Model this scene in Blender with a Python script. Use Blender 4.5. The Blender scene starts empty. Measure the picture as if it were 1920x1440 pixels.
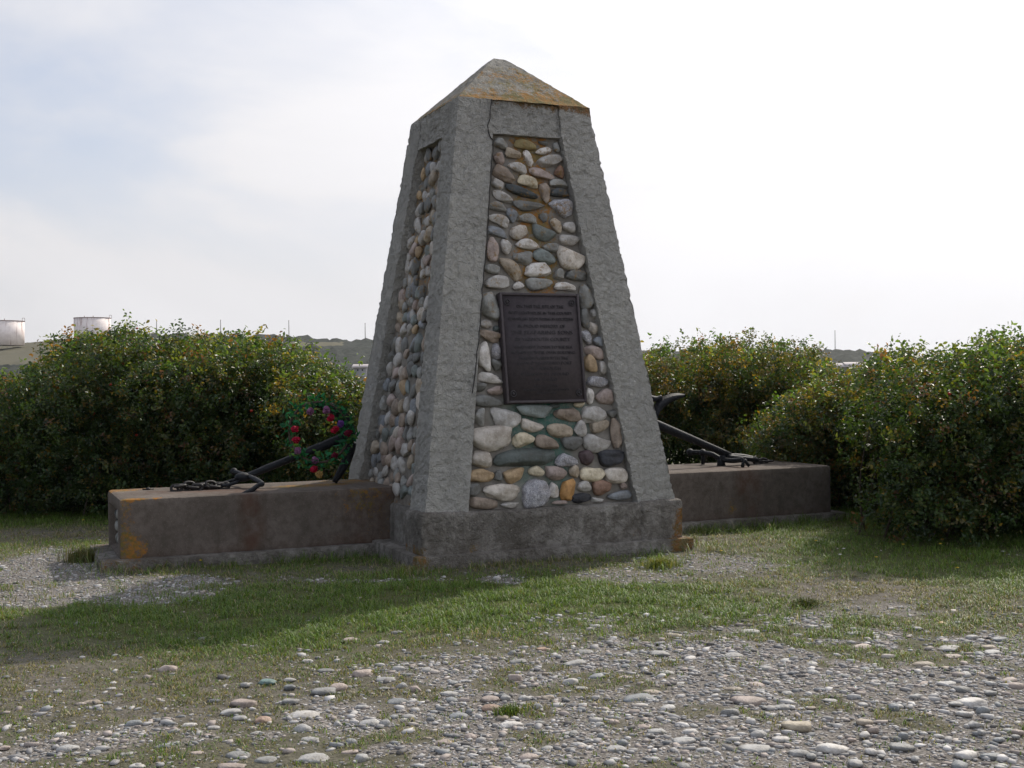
import bpy, bmesh, math, random
import numpy as np
from mathutils import Matrix, Vector
rng = np.random.default_rng(7); random.seed(7)
scene = bpy.context.scene
COL = scene.collection
rad = math.radians
# ------------------------------------------------------------------ camera
F_PX, YAW, PITCH, ROLL = 2289.06, -0.4096, -0.0062, -0.0109
CAM = np.array([-4.5992, -10.8732, 1.6])
def axes():
    cy, sy, cp, sp = math.cos(YAW), math.sin(YAW), math.cos(PITCH), math.sin(PITCH)
    f = np.array([-sy*cp, cy*cp, sp]); r = np.array([cy, sy, 0.]); u = np.cross(r, f)
    cr, sr = math.cos(ROLL), math.sin(ROLL)
    return cr*r+sr*u, -sr*r+cr*u, f
RGT, UPV, FWD = axes()
cam_data = bpy.data.cameras.new('camera'); cam = bpy.data.objects.new('camera', cam_data); COL.objects.link(cam)
cam_data.sensor_fit = 'HORIZONTAL'; cam_data.sensor_width = 36.0; cam_data.lens = 36.0*F_PX/1920
cam_data.clip_start = 0.1; cam_data.clip_end = 20000
M = Matrix.Identity(4)
for i in range(3):
    M[i][0] = RGT[i]; M[i][1] = UPV[i]; M[i][2] = -FWD[i]; M[i][3] = CAM[i]
cam.matrix_world = M
scene.camera = cam
# ------------------------------------------------------------------ sun, sky, exposure
SUN = np.array([0.95, 0.67, 1.0]); SUN /= np.linalg.norm(SUN)
SUN_EL = math.asin(SUN[2]); SUN_AZ = math.atan2(SUN[0], SUN[1])
ld = bpy.data.lights.new('sun', 'SUN'); sun = bpy.data.objects.new('sun', ld); COL.objects.link(sun)
ld.energy = 4.0; ld.angle = rad(1.2); ld.color = (1.0, 0.93, 0.83)
sun.rotation_euler = Vector((-SUN[0], -SUN[1], -SUN[2])).to_track_quat('-Z', 'Y').to_euler()
sun.location = (20, 20, 30)
SKY_STRENGTH = 0.1
scene.view_settings.view_transform = 'Standard'; scene.view_settings.look = 'None'
scene.view_settings.exposure = 0.0; scene.view_settings.gamma = 1.0

class NT:
    """small node-tree helper"""
    def __init__(s, tree): s.t = tree; s.n = tree.nodes; s.l = tree.links
    def add(s, typ, **kw):
        nd = s.n.new(typ)
        for k, v in kw.items(): setattr(nd, k, v)
        return nd
    def put(s, sock, v):
        if hasattr(v, 'links') or isinstance(v, bpy.types.NodeSocket): s.l.new(v, sock)
        else: sock.default_value = v
    def math(s, op, a, b=0.5, clamp=False):
        nd = s.add('ShaderNodeMath', operation=op, use_clamp=clamp); s.put(nd.inputs[0], a); s.put(nd.inputs[1], b); return nd.outputs[0]
    def mix(s, f, a, b, mode='MIX'):
        nd = s.add('ShaderNodeMix', data_type='RGBA', blend_type=mode)
        s.put(nd.inputs[0], f); s.put(nd.inputs[6], a); s.put(nd.inputs[7], b); return nd.outputs[2]
    def noise(s, vec, scale, detail=4, rough=0.55, dist=0.0):
        nd = s.add('ShaderNodeTexNoise'); s.l.new(vec, nd.inputs['Vector'])
        nd.inputs['Scale'].default_value = scale; nd.inputs['Detail'].default_value = detail
        nd.inputs['Roughness'].default_value = rough; nd.inputs['Distortion'].default_value = dist
        return nd.outputs[0]
    def ramp(s, v, lo, hi, a=0.0, b=1.0):
        nd = s.add('ShaderNodeMapRange', interpolation_type='SMOOTHSTEP'); s.put(nd.inputs[0], v)
        for i, x in enumerate((lo, hi, a, b)): nd.inputs[i+1].default_value = x
        return nd.outputs[0]
    def sep(s, c):
        nd = s.add('ShaderNodeSeparateXYZ'); s.l.new(c, nd.inputs[0]); return nd.outputs
C3 = lambda r, g, b: (r, g, b, 1.0)

world = bpy.data.worlds.new('World'); scene.world = world; world.use_nodes = True
nt = NT(world.node_tree); bg = nt.n['Background']
sky = nt.add('ShaderNodeTexSky', sky_type='NISHITA'); sky.sun_disc = False
sky.sun_elevation = SUN_EL; sky.sun_rotation = SUN_AZ; sky.air_density = 1.0; sky.dust_density = 1.2; sky.ozone_density = 1.0
gen = nt.add('ShaderNodeTexCoord').outputs['Generated']
mp = nt.add('ShaderNodeMapping'); nt.l.new(gen, mp.inputs[0]); mp.inputs['Scale'].default_value = (1.0, 1.0, 2.3)
mp.inputs['Location'].default_value = (0.35, 0.1, 0.2)
n1 = nt.noise(mp.outputs[0], 2.6, 6, 0.52, 0.35)
dz = nt.sep(gen)[2]
vm = nt.add('ShaderNodeVectorMath', operation='DOT_PRODUCT'); nt.l.new(gen, vm.inputs[0]); vm.inputs[1].default_value = tuple(SUN)
sd = nt.math('MAXIMUM', vm.outputs['Value'], 0.0)
glow = nt.math('POWER', sd, 7.0); glow2 = nt.math('POWER', sd, 2.0)
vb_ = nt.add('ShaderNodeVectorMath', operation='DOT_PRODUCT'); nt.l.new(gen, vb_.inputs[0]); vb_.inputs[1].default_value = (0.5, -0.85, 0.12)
back = nt.math('POWER', nt.math('MAXIMUM', vb_.outputs['Value'], 0.0), 1.5)  # added bright sky lobe behind the camera, lights the monument's front face
cl = nt.ramp(n1, 0.36, 0.66)
hz = nt.ramp(dz, 0.02, 0.26, 0.55, 0.0)
mask = nt.math('ADD', nt.math('ADD', nt.math('MULTIPLY', cl, 0.62), hz), nt.math('MULTIPLY', glow2, 0.75), True)
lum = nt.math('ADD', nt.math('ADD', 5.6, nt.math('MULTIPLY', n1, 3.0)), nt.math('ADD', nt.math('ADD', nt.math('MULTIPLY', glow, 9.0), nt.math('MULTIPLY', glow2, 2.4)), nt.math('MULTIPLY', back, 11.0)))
ccol = nt.mix(1.0, C3(1.0, 0.99, 1.015), lum, 'MULTIPLY')
skyb = nt.mix(1.0, sky.outputs[0], C3(1.35, 1.2, 1.1), 'MULTIPLY')
skyc = nt.mix(0.42, skyb, C3(4.6, 5.9, 8.8))
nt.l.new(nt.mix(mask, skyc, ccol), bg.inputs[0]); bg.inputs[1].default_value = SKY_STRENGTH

# ------------------------------------------------------------------ geometry helpers
def ray(px, py): return FWD + RGT*(px-960)/F_PX - UPV*(py-720)/F_PX
def far(px, py, d): return CAM + ray(px, py)*d
def on_z(px, py, z=0.0):
    v = ray(px, py); return CAM + v*(z-CAM[2])/v[2]
def on_y(px, py, y):
    v = ray(px, py); return CAM + v*(y-CAM[1])/v[1]
def on_plane(px, py, p0, n):
    v = ray(px, py); return CAM + v*(np.dot(p0-CAM, n)/np.dot(v, n))
def proj(P):
    v = np.asarray(P)-CAM; z = v@FWD; z = np.where(np.abs(z) < 1e-3, 1e-3, z)
    return 960+F_PX*(v@RGT)/z, 720-F_PX*(v@UPV)/z, z
def h3(ix, iy, iz, seed):
    with np.errstate(over='ignore'):
        h = (ix.astype(np.int64)*374761393 + iy.astype(np.int64)*668265263 + iz.astype(np.int64)*2147483647 + seed*974634777) & 0xffffffff
        h = ((h ^ (h >> 13))*1274126177) & 0xffffffff
        h = h ^ (h >> 16)
    return (h & 0xffffff)/float(0xffffff)
def vn(P, scale=1.0, seed=0):
    """value noise in -1..1"""
    P = np.asarray(P, float)*scale; I = np.floor(P).astype(np.int64); f = P-I; f = f*f*(3-2*f)
    out = 0
    for dx in (0, 1):
        for dy in (0, 1):
            for dzz in (0, 1):
                w = (f[:, 0] if dx else 1-f[:, 0])*(f[:, 1] if dy else 1-f[:, 1])*(f[:, 2] if dzz else 1-f[:, 2])
                out = out + w*h3(I[:, 0]+dx, I[:, 1]+dy, I[:, 2]+dzz, seed)
    return out*2-1
def fbm(P, scale, octv=3, seed=0, gain=0.5):
    a, s, o = 1.0, 0.0, 0.0
    for k in range(octv):
        o = o + a*vn(P, scale*2.03**k, seed+k*17); s += a; a *= gain
    return o/s
def sm(x, lo, hi):
    t = np.clip((x-lo)/(hi-lo), 0, 1); return t*t*(3-2*t)

def mesh_np(name, V, Fs, mat, col=None, smooth=False, attr='col'):
    me = bpy.data.meshes.new(name); V = np.asarray(V, np.float32); Fs = np.asarray(Fs, np.int32); k = Fs.shape[1]
    me.vertices.add(len(V)); me.vertices.foreach_set('co', V.ravel())
    me.loops.add(Fs.size); me.loops.foreach_set('vertex_index', Fs.ravel())
    me.polygons.add(len(Fs)); me.polygons.foreach_set('loop_start', np.arange(0, Fs.size, k, dtype=np.int32))
    try: me.polygons.foreach_set('loop_total', np.full(len(Fs), k, np.int32))
    except Exception: pass
    if smooth: me.polygons.foreach_set('use_smooth', np.ones(len(Fs), bool))
    me.update(calc_edges=True)
    if col is not None:
        a = me.color_attributes.new(attr, 'FLOAT_COLOR', 'POINT'); c = np.ones((len(V), 4), np.float32); c[:, :3] = col
        a.data.foreach_set('color', c.ravel())
    if mat: me.materials.append(mat)
    return me
def wloc(o):
    return np.array(o.location) if o is not None else np.zeros(3)
def link(name, me, parent=None, loc=(0, 0, 0)):
    """loc is a world position; a child is stored relative to its (unrotated) parents"""
    o = bpy.data.objects.new(name, me); COL.objects.link(o)
    base = np.zeros(3); p = parent
    while p is not None: base = base+np.array(p.location); p = p.parent
    o.parent = parent; o.location = tuple(np.asarray(loc, float)-base)
    return o
def part(name, V, Fs, mat, parent=None, loc=None, col=None, smooth=False, attr='col'):
    V = np.asarray(V, float)
    if loc is None: loc = V.mean(0) if parent is None else wparent(parent)
    return link(name, mesh_np(name, V-np.asarray(loc), Fs, mat, col, smooth, attr), parent, loc)
def wparent(p):
    b = np.zeros(3)
    while p is not None: b = b+np.array(p.location); p = p.parent
    return b
def tag(o, label, cat=None, group=None, kind=None):
    if label: o['label'] = label
    if cat: o['category'] = cat
    if group: o['group'] = group
    if kind: o['kind'] = kind
    return o
def thing(name, loc, label, cat, group=None):
    return tag(link(name, None, None, loc), label, cat, group)
class MB:
    """collects quads/tris as triangles"""
    def __init__(s): s.V = []; s.F = []; s.C = []; s.n = 0
    def add(s, V, Fs, c=None):
        V = np.asarray(V, float).reshape(-1, 3); Fs = np.asarray(Fs, int)
        if Fs.shape[1] == 4: Fs = np.vstack([Fs[:, [0, 1, 2]], Fs[:, [0, 2, 3]]])
        s.V.append(V); s.F.append(Fs+s.n); s.n += len(V)
        if c is not None:
            c = np.asarray(c, float); s.C.append(np.broadcast_to(c, (len(V), 3)) if c.ndim == 1 else c)
        return s
    def box(s, lo, hi, c=None, bev=0.0):
        x0, y0, z0 = lo; x1, y1, z1 = hi
        bm = bmesh.new(); bmesh.ops.create_cube(bm, size=1.0)
        for v in bm.verts:
            v.co = ((x0+x1)/2+v.co.x*(x1-x0), (y0+y1)/2+v.co.y*(y1-y0), (z0+z1)/2+v.co.z*(z1-z0))
        if bev: bmesh.ops.bevel(bm, geom=bm.edges[:], offset=bev, segments=2, affect='EDGES', profile=0.5)
        bmesh.ops.triangulate(bm, faces=bm.faces[:])
        bm.verts.index_update()
        s.add([v.co[:] for v in bm.verts], [[v.index for v in f.verts] for f in bm.faces], c); bm.free(); return s
    def tube(s, pts, radii, seg=8, c=None, flat=(1, 1), up=(0, 0, 1)):
        pts = np.asarray(pts, float); radii = np.broadcast_to(np.asarray(radii, float), (len(pts),)); V = []
        T = np.gradient(pts, axis=0); T /= np.linalg.norm(T, axis=1)[:, None]+1e-9
        a0 = np.array(up, float)
        for p, t, r in zip(pts, T, radii):
            a = np.cross(t, a0)
            if np.linalg.norm(a) < 1e-3: a = np.cross(t, (1, 0.1, 0))
            a /= np.linalg.norm(a); b = np.cross(a, t)
            for k in range(seg):
                th = 2*math.pi*k/seg; V.append(p+r*(math.cos(th)*a*flat[0]+math.sin(th)*b*flat[1]))
        n = len(pts); Fs = []
        for i in range(n-1):
            for k in range(seg):
                k2 = (k+1) % seg; Fs += [[i*seg+k, i*seg+k2, (i+1)*seg+k2], [i*seg+k, (i+1)*seg+k2, (i+1)*seg+k]]
        V += [pts[0], pts[-1]]; a, b = n*seg, n*seg+1
        for k in range(seg):
            k2 = (k+1) % seg; Fs += [[a, k2, k], [b, (n-1)*seg+k, (n-1)*seg+k2]]
        return s.add(V, Fs, c)
    def out(s):
        return np.vstack(s.V), np.vstack(s.F), (np.vstack(s.C) if s.C else None)
    def build(s, name, mat, parent=None, loc=None, smooth=False):
        V, Fs, Cc = s.out(); return part(name, V, Fs, mat, parent, loc, Cc, smooth)
ICO = {}
def ico(k):
    if k not in ICO:
        bm = bmesh.new(); bmesh.ops.create_icosphere(bm, subdivisions=k, radius=1.0); bm.verts.index_update()
        ICO[k] = (np.array([v.co[:] for v in bm.verts]), np.array([[v.index for v in f.verts] for f in bm.faces])); bm.free()
    return ICO[k]
def rock(k, seed, rough=0.14, p=2.5, facets=0):
    """unit pebble: superellipsoid with noise"""
    V, Fs = ico(k); V = V.copy()
    V = V/(np.sum(np.abs(V)**p, axis=1)**(1/p))[:, None]
    d = fbm(V+seed*3.71, 1.1, 2, seed)*rough*1.6 + fbm(V+seed*1.3, 3.2, 2, seed+5)*rough*0.28
    V = V*(1+d)[:, None]
    rr = random.Random(seed*7+1)
    for _ in range(facets):
        n = np.array([rr.gauss(0, 1) for _ in range(3)]); n /= np.linalg.norm(n); e = V@n; lim = e.max()*rr.uniform(.62, .86)
        V = V-np.maximum(0, e-lim)[:, None]*n*.92
    V = V-(V.max(0)+V.min(0))/2
    return V/np.abs(V).max(0), Fs
def grid_idx(nu, nv):
    i, j = np.meshgrid(np.arange(nu-1), np.arange(nv-1), indexing='ij'); a = (i*nv+j).ravel()
    return np.stack([a, a+nv, a+nv+1, a+1], 1)

# ------------------------------------------------------------------ materials
def material(name):
    m = bpy.data.materials.new(name); m.use_nodes = True; t = NT(m.node_tree); b = t.n['Principled BSDF']
    return m, t, b
def bump(t, b, h, strength, dist):
    nd = t.add('ShaderNodeBump'); nd.inputs['Strength'].default_value = strength; nd.inputs['Distance'].default_value = dist
    t.l.new(h, nd.inputs['Height']); t.l.new(nd.outputs[0], b.inputs['Normal'])
def coords(t, which='Object'): return t.add('ShaderNodeTexCoord').outputs[which]
def geo_pos(t): return t.add('ShaderNodeNewGeometry').outputs['Position']
def attr(t, name): return t.add('ShaderNodeAttribute', attribute_name=name).outputs['Color']
def set_in(b, name, v):
    if name in b.inputs: b.inputs[name].default_value = v

def mat_concrete(name, c1, c2, bscale=38, bstr=0.8, bdist=0.012, mid=0.65, streak=0.42, ledge=0.0, stc=(0.085, 0.066, 0.05), la=(0.17, 0.125, 0.035), lb=(0.30, 0.125, 0.016)):
    m, t, b = material(name); p = geo_pos(t)
    n_big = t.noise(p, 1.7, 5, 0.6); n_mid = t.noise(p, 14, 5, 0.65); n_fin = t.noise(p, 95, 3, 0.6)
    c = t.mix(t.ramp(n_big, 0.33, 0.68), c1, c2)
    c = t.mix(t.ramp(n_mid, 0.36, 0.70, 0.0, mid), c, C3(c1[0]*0.62, c1[1]*0.61, c1[2]*0.58))
    c = t.mix(t.ramp(n_fin, 0.58, 0.72, 0.0, 0.5), c, C3(min(1, c2[0]*1.55), min(1, c2[1]*1.5), min(1, c2[2]*1.45)))
    a = t.sep(attr(t, 'tint'))
    brk = t.math('ADD', t.math('MULTIPLY', t.noise(p, 13, 6, 0.75), 0.62), t.math('MULTIPLY', t.noise(p, 60, 4, 0.7), 0.38))
    lich = t.ramp(t.math('ADD', t.math('MULTIPLY', a[0], 0.95), t.math('MULTIPLY', t.math('SUBTRACT', brk, 0.5), 3.6)), 0.38, 0.85)
    lc = t.mix(t.ramp(t.math('ADD', t.math('MULTIPLY', t.noise(p, 34, 4, 0.7), .5), t.math('MULTIPLY', t.noise(p, 5.5, 3, 0.6), .5)), 0.42, 0.58), C3(*la), C3(*lb))
    stain = t.math('MULTIPLY', a[1], t.ramp(t.noise(p, 7, 4), 0.25, 0.7), True)
    mp = t.add('ShaderNodeMapping'); t.l.new(p, mp.inputs[0]); mp.inputs['Scale'].default_value = (1, 1, .13)
    c = t.mix(t.ramp(t.noise(mp.outputs[0], 7.5, 4, 0.6), 0.52, 0.74, 0.0, streak), c, C3(c1[0]*0.45, c1[1]*0.43, c1[2]*0.40))
    c = t.mix(t.ramp(t.noise(p, 140, 2, 0.5), 0.66, 0.74, 0.0, 0.7), c, C3(c1[0]*0.25, c1[1]*0.25, c1[2]*0.25))
    c = t.mix(stain, c, C3(*stc))
    c = t.mix(t.math('MULTIPLY', a[2], t.ramp(brk, 0.3, 0.6), True), c, C3(0.045, 0.12, 0.095))
    c = t.mix(t.math('MULTIPLY', lich, 0.85), c, lc)
    t.l.new(c, b.inputs['Base Color']); b.inputs['Roughness'].default_value = 0.93; set_in(b, 'Specular IOR Level', 0.2)
    h = t.math('ADD', t.math('MULTIPLY', t.noise(p, bscale, 6, 0.7, 0.6), 1.0), t.math('MULTIPLY', n_fin, 0.25))
    if ledge: h = t.math('ADD', h, t.math('MULTIPLY', t.ramp(t.noise(p, 10, 5, 0.65, 0.6), 0.44, 0.56), ledge))
    bump(t, b, h, bstr, bdist); return m
M_CONC = mat_concrete('pebbledash_concrete', C3(0.64, 0.612, 0.55), C3(0.56, 0.537, 0.49), 34, 1.0, 0.085, mid=0.34, streak=0.2, ledge=0.3)
M_CAP = mat_concrete('lichened_cap_concrete', C3(0.24, 0.23, 0.20), C3(0.32, 0.305, 0.27), 36, 1.0, 0.025, la=(0.145, 0.12, 0.03), lb=(0.31, 0.14, 0.014))
M_PLINTH = mat_concrete('plinth_concrete', C3(0.20, 0.180, 0.155), C3(0.46, 0.43, 0.385), 26, 1.0, 0.06, ledge=0.25)
M_MORTAR = mat_concrete('mortar', C3(0.27, 0.25, 0.22), C3(0.19, 0.175, 0.152), 40, 0.35, 0.006)
M_WALL = mat_concrete('brown_concrete', C3(0.105, 0.086, 0.071), C3(0.150, 0.124, 0.104), 55, 0.6, 0.010, stc=(0.085, 0.036, 0.02), la=(0.13, 0.10, 0.02))

def mat_stone(name, vein=False, lichen=False):
    m, t, b = material(name); o = coords(t); col = attr(t, 'col')
    n = t.noise(o, 9, 5, 0.65); n2 = t.noise(o, 60, 4, 0.6)
    c = t.mix(t.ramp(n, 0.38, 0.64, 0.0, 0.85), col, t.mix(1.0, col, C3(0.58, 0.55, 0.51), 'MULTIPLY'))
    c = t.mix(t.ramp(t.noise(o, 24, 6, 0.75, 1.0), 0.56, 0.70, 0.0, 0.6), c, t.mix(1.0, col, C3(0.40, 0.38, 0.35), 'MULTIPLY'))
    c = t.mix(t.ramp(n2, 0.52, 0.72, 0.0, 0.4), c, t.mix(1.0, col, C3(1.4, 1.38, 1.35), 'MULTIPLY'))
    if vein:
        w = t.noise(o, 26, 6, 0.7, 2.2)
        c = t.mix(t.ramp(t.math('ABSOLUTE', t.math('SUBTRACT', w, 0.5)), 0.0, 0.07, 0.85, 0.0), c, C3(0.12, 0.12, 0.14))
    if lichen:
        p = geo_pos(t); zz = t.sep(p)[2]; k = t.ramp(t.noise(p, 16, 6, 0.75), 0.53, 0.65)
        k = t.math('MULTIPLY', k, t.ramp(zz, 1.6, 2.6, 0.05, 0.8))
        c = t.mix(k, c, t.mix(t.noise(p, 40, 3), C3(0.16, 0.12, 0.035), C3(0.26, 0.115, 0.018)))
    t.l.new(c, b.inputs['Base Color']); b.inputs['Roughness'].default_value = 0.62; set_in(b, 'Specular IOR Level', 0.35)
    bump(t, b, t.noise(o, 42, 5, 0.6), 0.7 if not vein else 0.9, 0.010); return m
M_STONE = mat_stone('beach_stone'); M_VEIN = mat_stone('veined_stone', True, True); M_COBBLE = mat_stone('set_cobble', False, True)
def mat_gravel(name):
    m, t, b = material(name); col = attr(t, 'col'); p = geo_pos(t)
    c = t.mix(t.ramp(t.noise(p, 130, 3), 0.4, 0.7, 0.0, 0.4), col, t.mix(1.0, col, C3(0.6, 0.58, 0.56), 'MULTIPLY'))
    t.l.new(c, b.inputs['Base Color']); b.inputs['Roughness'].default_value = 0.75; set_in(b, 'Specular IOR Level', 0.3); return m
M_GRAVEL = mat_gravel('gravel_pebbles')
def mat_leaf(name, rough, trans, spec=0.5):
    m, t, b = material(name); col = attr(t, 'col')
    t.l.new(col, b.inputs['Base Color']); b.inputs['Roughness'].default_value = rough; set_in(b, 'Specular IOR Level', spec)
    tr = t.add('ShaderNodeBsdfTranslucent'); t.l.new(t.mix(1.0, col, C3(2.2, 2.05, 0.8), 'MULTIPLY'), tr.inputs[0])
    mx = t.add('ShaderNodeMixShader'); mx.inputs[0].default_value = trans
    t.l.new(b.outputs[0], mx.inputs[1]); t.l.new(tr.outputs[0], mx.inputs[2]); t.l.new(mx.outputs[0], t.n['Material Output'].inputs['Surface']); return m
M_LEAF = mat_leaf('rose_leaf', 0.42, 0.44); M_GRASS = mat_leaf('grass_blade', 0.55, 0.25, 0.3)
M_PETAL = mat_leaf('fabric_petal', 0.7, 0.25, 0.2)
def mat_plain(name, c, rough=0.6, metal=0.0, nscale=30, var=0.3, bstr=0.2, bdist=0.003, c2=None, spec=0.4):
    m, t, b = material(name); o = geo_pos(t); n = t.noise(o, nscale, 5, 0.65)
    c2 = c2 or tuple(x*(1-var) for x in c)
    t.l.new(t.mix(t.ramp(n, 0.35, 0.68), C3(*c), C3(*c2)), b.inputs['Base Color'])
    b.inputs['Roughness'].default_value = rough; b.inputs['Metallic'].default_value = metal
    set_in(b, 'Specular IOR Level', spec)
    if bstr: bump(t, b, n, bstr, bdist)
    return m
M_IRON = mat_plain('painted_iron', (0.005, 0.006, 0.008), 0.6, 0.0, 45, 0.5, 0.6, 0.006, (0.018, 0.019, 0.022), 0.22)
M_CHAIN = mat_plain('rusty_chain', (0.016, 0.012, 0.010), 0.6, 0.0, 60, 0.5, 0.5, 0.004)
M_BRONZE = mat_plain('dark_bronze', (0.060, 0.047, 0.049), 0.66, 0.0, 30, 0.3, 0.15, 0.002)
M_LETTER = mat_plain('bronze_lettering', (0.028, 0.023, 0.025), 0.6, 0.0, 60, 0.2, 0.0)
M_CRACK = mat_plain('crack_shadow', (0.05, 0.045, 0.04), 0.95, 0, 40, 0.3, 0.0)
M_STEM = mat_plain('woody_stem', (0.075, 0.055, 0.04), 0.85, 0, 50, 0.4, 0.0)
M_HIP = mat_plain('rose_hip', (0.42, 0.035, 0.015), 0.35, 0, 40, 0.3, 0.0)
M_POLE = mat_plain('weathered_pole', (0.20, 0.18, 0.16), 0.9, 0, 5, 0.3, 0.0)
M_ROOF = mat_plain('pale_roof', (0.5, 0.45, 0.43), 0.8, 0, 0.6, 0.2, 0.0)
M_HOUSE = mat_plain('house_siding', (0.35, 0.35, 0.36), 0.8, 0, 0.6, 0.2, 0.0)
M_WINDOW = mat_plain('dark_window_glass', (0.03, 0.035, 0.04), 0.15, 0, 1, 0.2, 0.0)
def mat_tank():
    m, t, b = material('rusty_tank_paint'); p = geo_pos(t)
    mp = t.add('ShaderNodeMapping'); t.l.new(p, mp.inputs[0]); mp.inputs['Scale'].default_value = (0.9, 0.9, 0.09)
    n = t.noise(mp.outputs[0], 1.0, 5, 0.65); n2 = t.noise(p, 0.6, 4)
    c = t.mix(t.ramp(n2, 0.3, 0.7), C3(0.86, 0.77, 0.72), C3(0.72, 0.63, 0.585))
    c = t.mix(t.ramp(n, 0.53, 0.68, 0.0, 0.9), c, C3(0.22, 0.075, 0.05))
    t.l.new(c, b.inputs['Base Color']); b.inputs['Roughness'].default_value = 0.7; return m
M_TANK = mat_tank()
M_TANKRIM = mat_plain('rusted_rim', (0.22, 0.12, 0.09), 0.8, 0, 1.0, 0.4, 0.0)

def mat_ground():
    m, t, b = material('soil_and_gravel'); p = geo_pos(t); a = t.sep(attr(t, 'tint'))
    v = t.add('ShaderNodeTexVoronoi'); t.l.new(p, v.inputs['Vector']); v.inputs['Scale'].default_value = 62
    v2 = t.add('ShaderNodeTexVoronoi'); t.l.new(p, v2.inputs['Vector']); v2.inputs['Scale'].default_value = 140
    hs = t.sep(v.outputs['Color']); hs2 = t.sep(v2.outputs['Color'])
    g = t.mix(hs[0], C3(0.12, 0.108, 0.095), C3(0.33, 0.305, 0.28)); g2 = t.mix(hs2[1], C3(0.09, 0.08, 0.068), C3(0.27, 0.245, 0.215))
    g = t.mix(t.ramp(hs[2], 0.35, 0.55), g, g2)
    g = t.mix(t.ramp(v.outputs['Distance'], 0.25, 0.8, 0.0, 0.75), g, C3(0.09, 0.08, 0.07))
    n = t.noise(p, 12, 6, 0.7)
    soil = t.mix(t.ramp(n, 0.3, 0.7), C3(0.070, 0.062, 0.050), C3(0.155, 0.138, 0.115))
    green = t.mix(t.noise(p, 30, 4), C3(0.045, 0.06, 0.015), C3(0.09, 0.085, 0.035))
    soil = t.mix(a[1], soil, green)
    k = t.ramp(t.math('ADD', a[0], t.math('MULTIPLY', t.math('SUBTRACT', t.noise(p, 7, 5, 0.7), 0.5), 0.9)), 0.3, 0.7)
    t.l.new(t.mix(k, soil, g), b.inputs['Base Color']); b.inputs['Roughness'].default_value = 0.95; set_in(b, 'Specular IOR Level', 0.15)
    h = t.math('ADD', t.math('MULTIPLY', t.math('SUBTRACT', 1.0, v.outputs['Distance']), 0.7), n)
    bump(t, b, h, 0.7, 0.012); return m
M_GROUND = mat_ground()
def mat_hill():
    m, t, b = material('scrub_hillside'); p = geo_pos(t); a = t.sep(attr(t, 'tint'))
    n = t.noise(p, 0.12, 6, 0.7); n2 = t.noise(p, 0.6, 4, 0.6)
    scrub = t.mix(t.ramp(n2, 0.35, 0.65), C3(0.020, 0.025, 0.021), C3(0.040, 0.044, 0.036))
    grass = t.mix(n2, C3(0.125, 0.112, 0.075), C3(0.085, 0.082, 0.055))
    k = t.ramp(t.math('ADD', a[0], t.math('MULTIPLY', t.math('SUBTRACT', n, 0.5), 1.3)), 0.4, 0.6)
    t.l.new(t.mix(k, scrub, grass), b.inputs['Base Color']); b.inputs['Roughness'].default_value = 0.95; set_in(b, 'Specular IOR Level', 0.1); return m
M_HILL = mat_hill()

# ------------------------------------------------------------------ where gravel and turf lie (worked out on the ground plane)
def ell(px, py, cx, cy, rx, ry, soft=0.5):
    d = np.sqrt(((px-cx)/rx)**2+((py-cy)/ry)**2); return 1-sm(d, 1-soft, 1+soft)
YB = np.array([[-400, 1290], [0, 1285], [250, 1268], [430, 1238], [640, 1200], [900, 1182], [1150, 1165], [1300, 1150], [1450, 1138], [1520, 1118], [1700, 1128], [1920, 1150], [2400, 1180]])
def gravel_amount(W):
    """0 turf .. 1 bare gravel, for world ground points"""
    W = np.asarray(W, float); px, py, z = proj(W*np.array([1, 1, 0])); bad = z < 1
    n = fbm(W, 1.6, 3, 3); n2 = fbm(W, 4.5, 3, 9)
    yb = np.interp(px, YB[:, 0], YB[:, 1])+10
    a = sm(py-yb+n*60+n2*35, -60, 95)
    lush = fbm(W+7.7, 1.7, 3, 21)+0.7*fbm(W, 4.6, 2, 33)
    left = 1-sm(px+0.5*(py-1240), 300, 900)
    a = a*(1-0.84*sm(lush, -0.13+0.08*(1-left)-0.35*left, 0.27-0.2*left)*(0.8+0.2*(1-left)))*(1-.25*left)
    for c in ((110, 1075, 120, 48), (260, 1108, 170, 24), (360, 1098, 95, 15), (1190, 1082, 120, 16), (1330, 1055, 140, 20), (935, 1082, 45, 10), (700, 1090, 160, 7), (60, 1120, 120, 12)):
        a = np.maximum(a, ell(px+n*40, py+n*10, *c, 0.45)*(0.92 if c[0] < 400 else 0.6))
    a = np.where(bad, 1.0, a); a = np.where((py < 985) & ~bad, 0.0, a)
    return np.clip(a, 0, 1), px, py, z
def green_amount(px, py, W):
    g = 0.46+0.3*fbm(W, 0.9, 3, 44)
    for c in ((420, 1160, 330, 50, .8), (900, 1118, 330, 40, .9), (60, 975, 260, 18, .9), (1000, 1150, 420, 35, .4), (1750, 1010, 330, 60, .6), (1400, 985, 160, 14, .6), (1240, 1055, 40, 14, .8), (1850, 1090, 200, 30, .3), (660, 1040, 240, 22, .4)):
        g = g+ell(px, py, *c[:4], 0.6)*c[4]
    g = g-.10*sm(py, 1190, 1260)
    for c in ((1330, 1020, 160, 28, .35), (1640, 1105, 140, 22, .6), (120, 995, 160, 18, .5), (250, 1300, 500, 60, .3), (800, 1065, 160, 14, .4)):
        g = g-ell(px, py, *c[:4], 0.6)*c[4]
    return np.clip(g, 0, 1)
def ground_z(W):
    W = np.asarray(W, float); f = np.exp(-(W[:, 0]**2+(W[:, 1]+2)**2)/400.)
    return (fbm(W*np.array([1, 1, 0]), 0.9, 2, 60)*0.02+fbm(W*np.array([1, 1, 0]), 5.0, 2, 70)*0.008)*f-0.004

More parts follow.
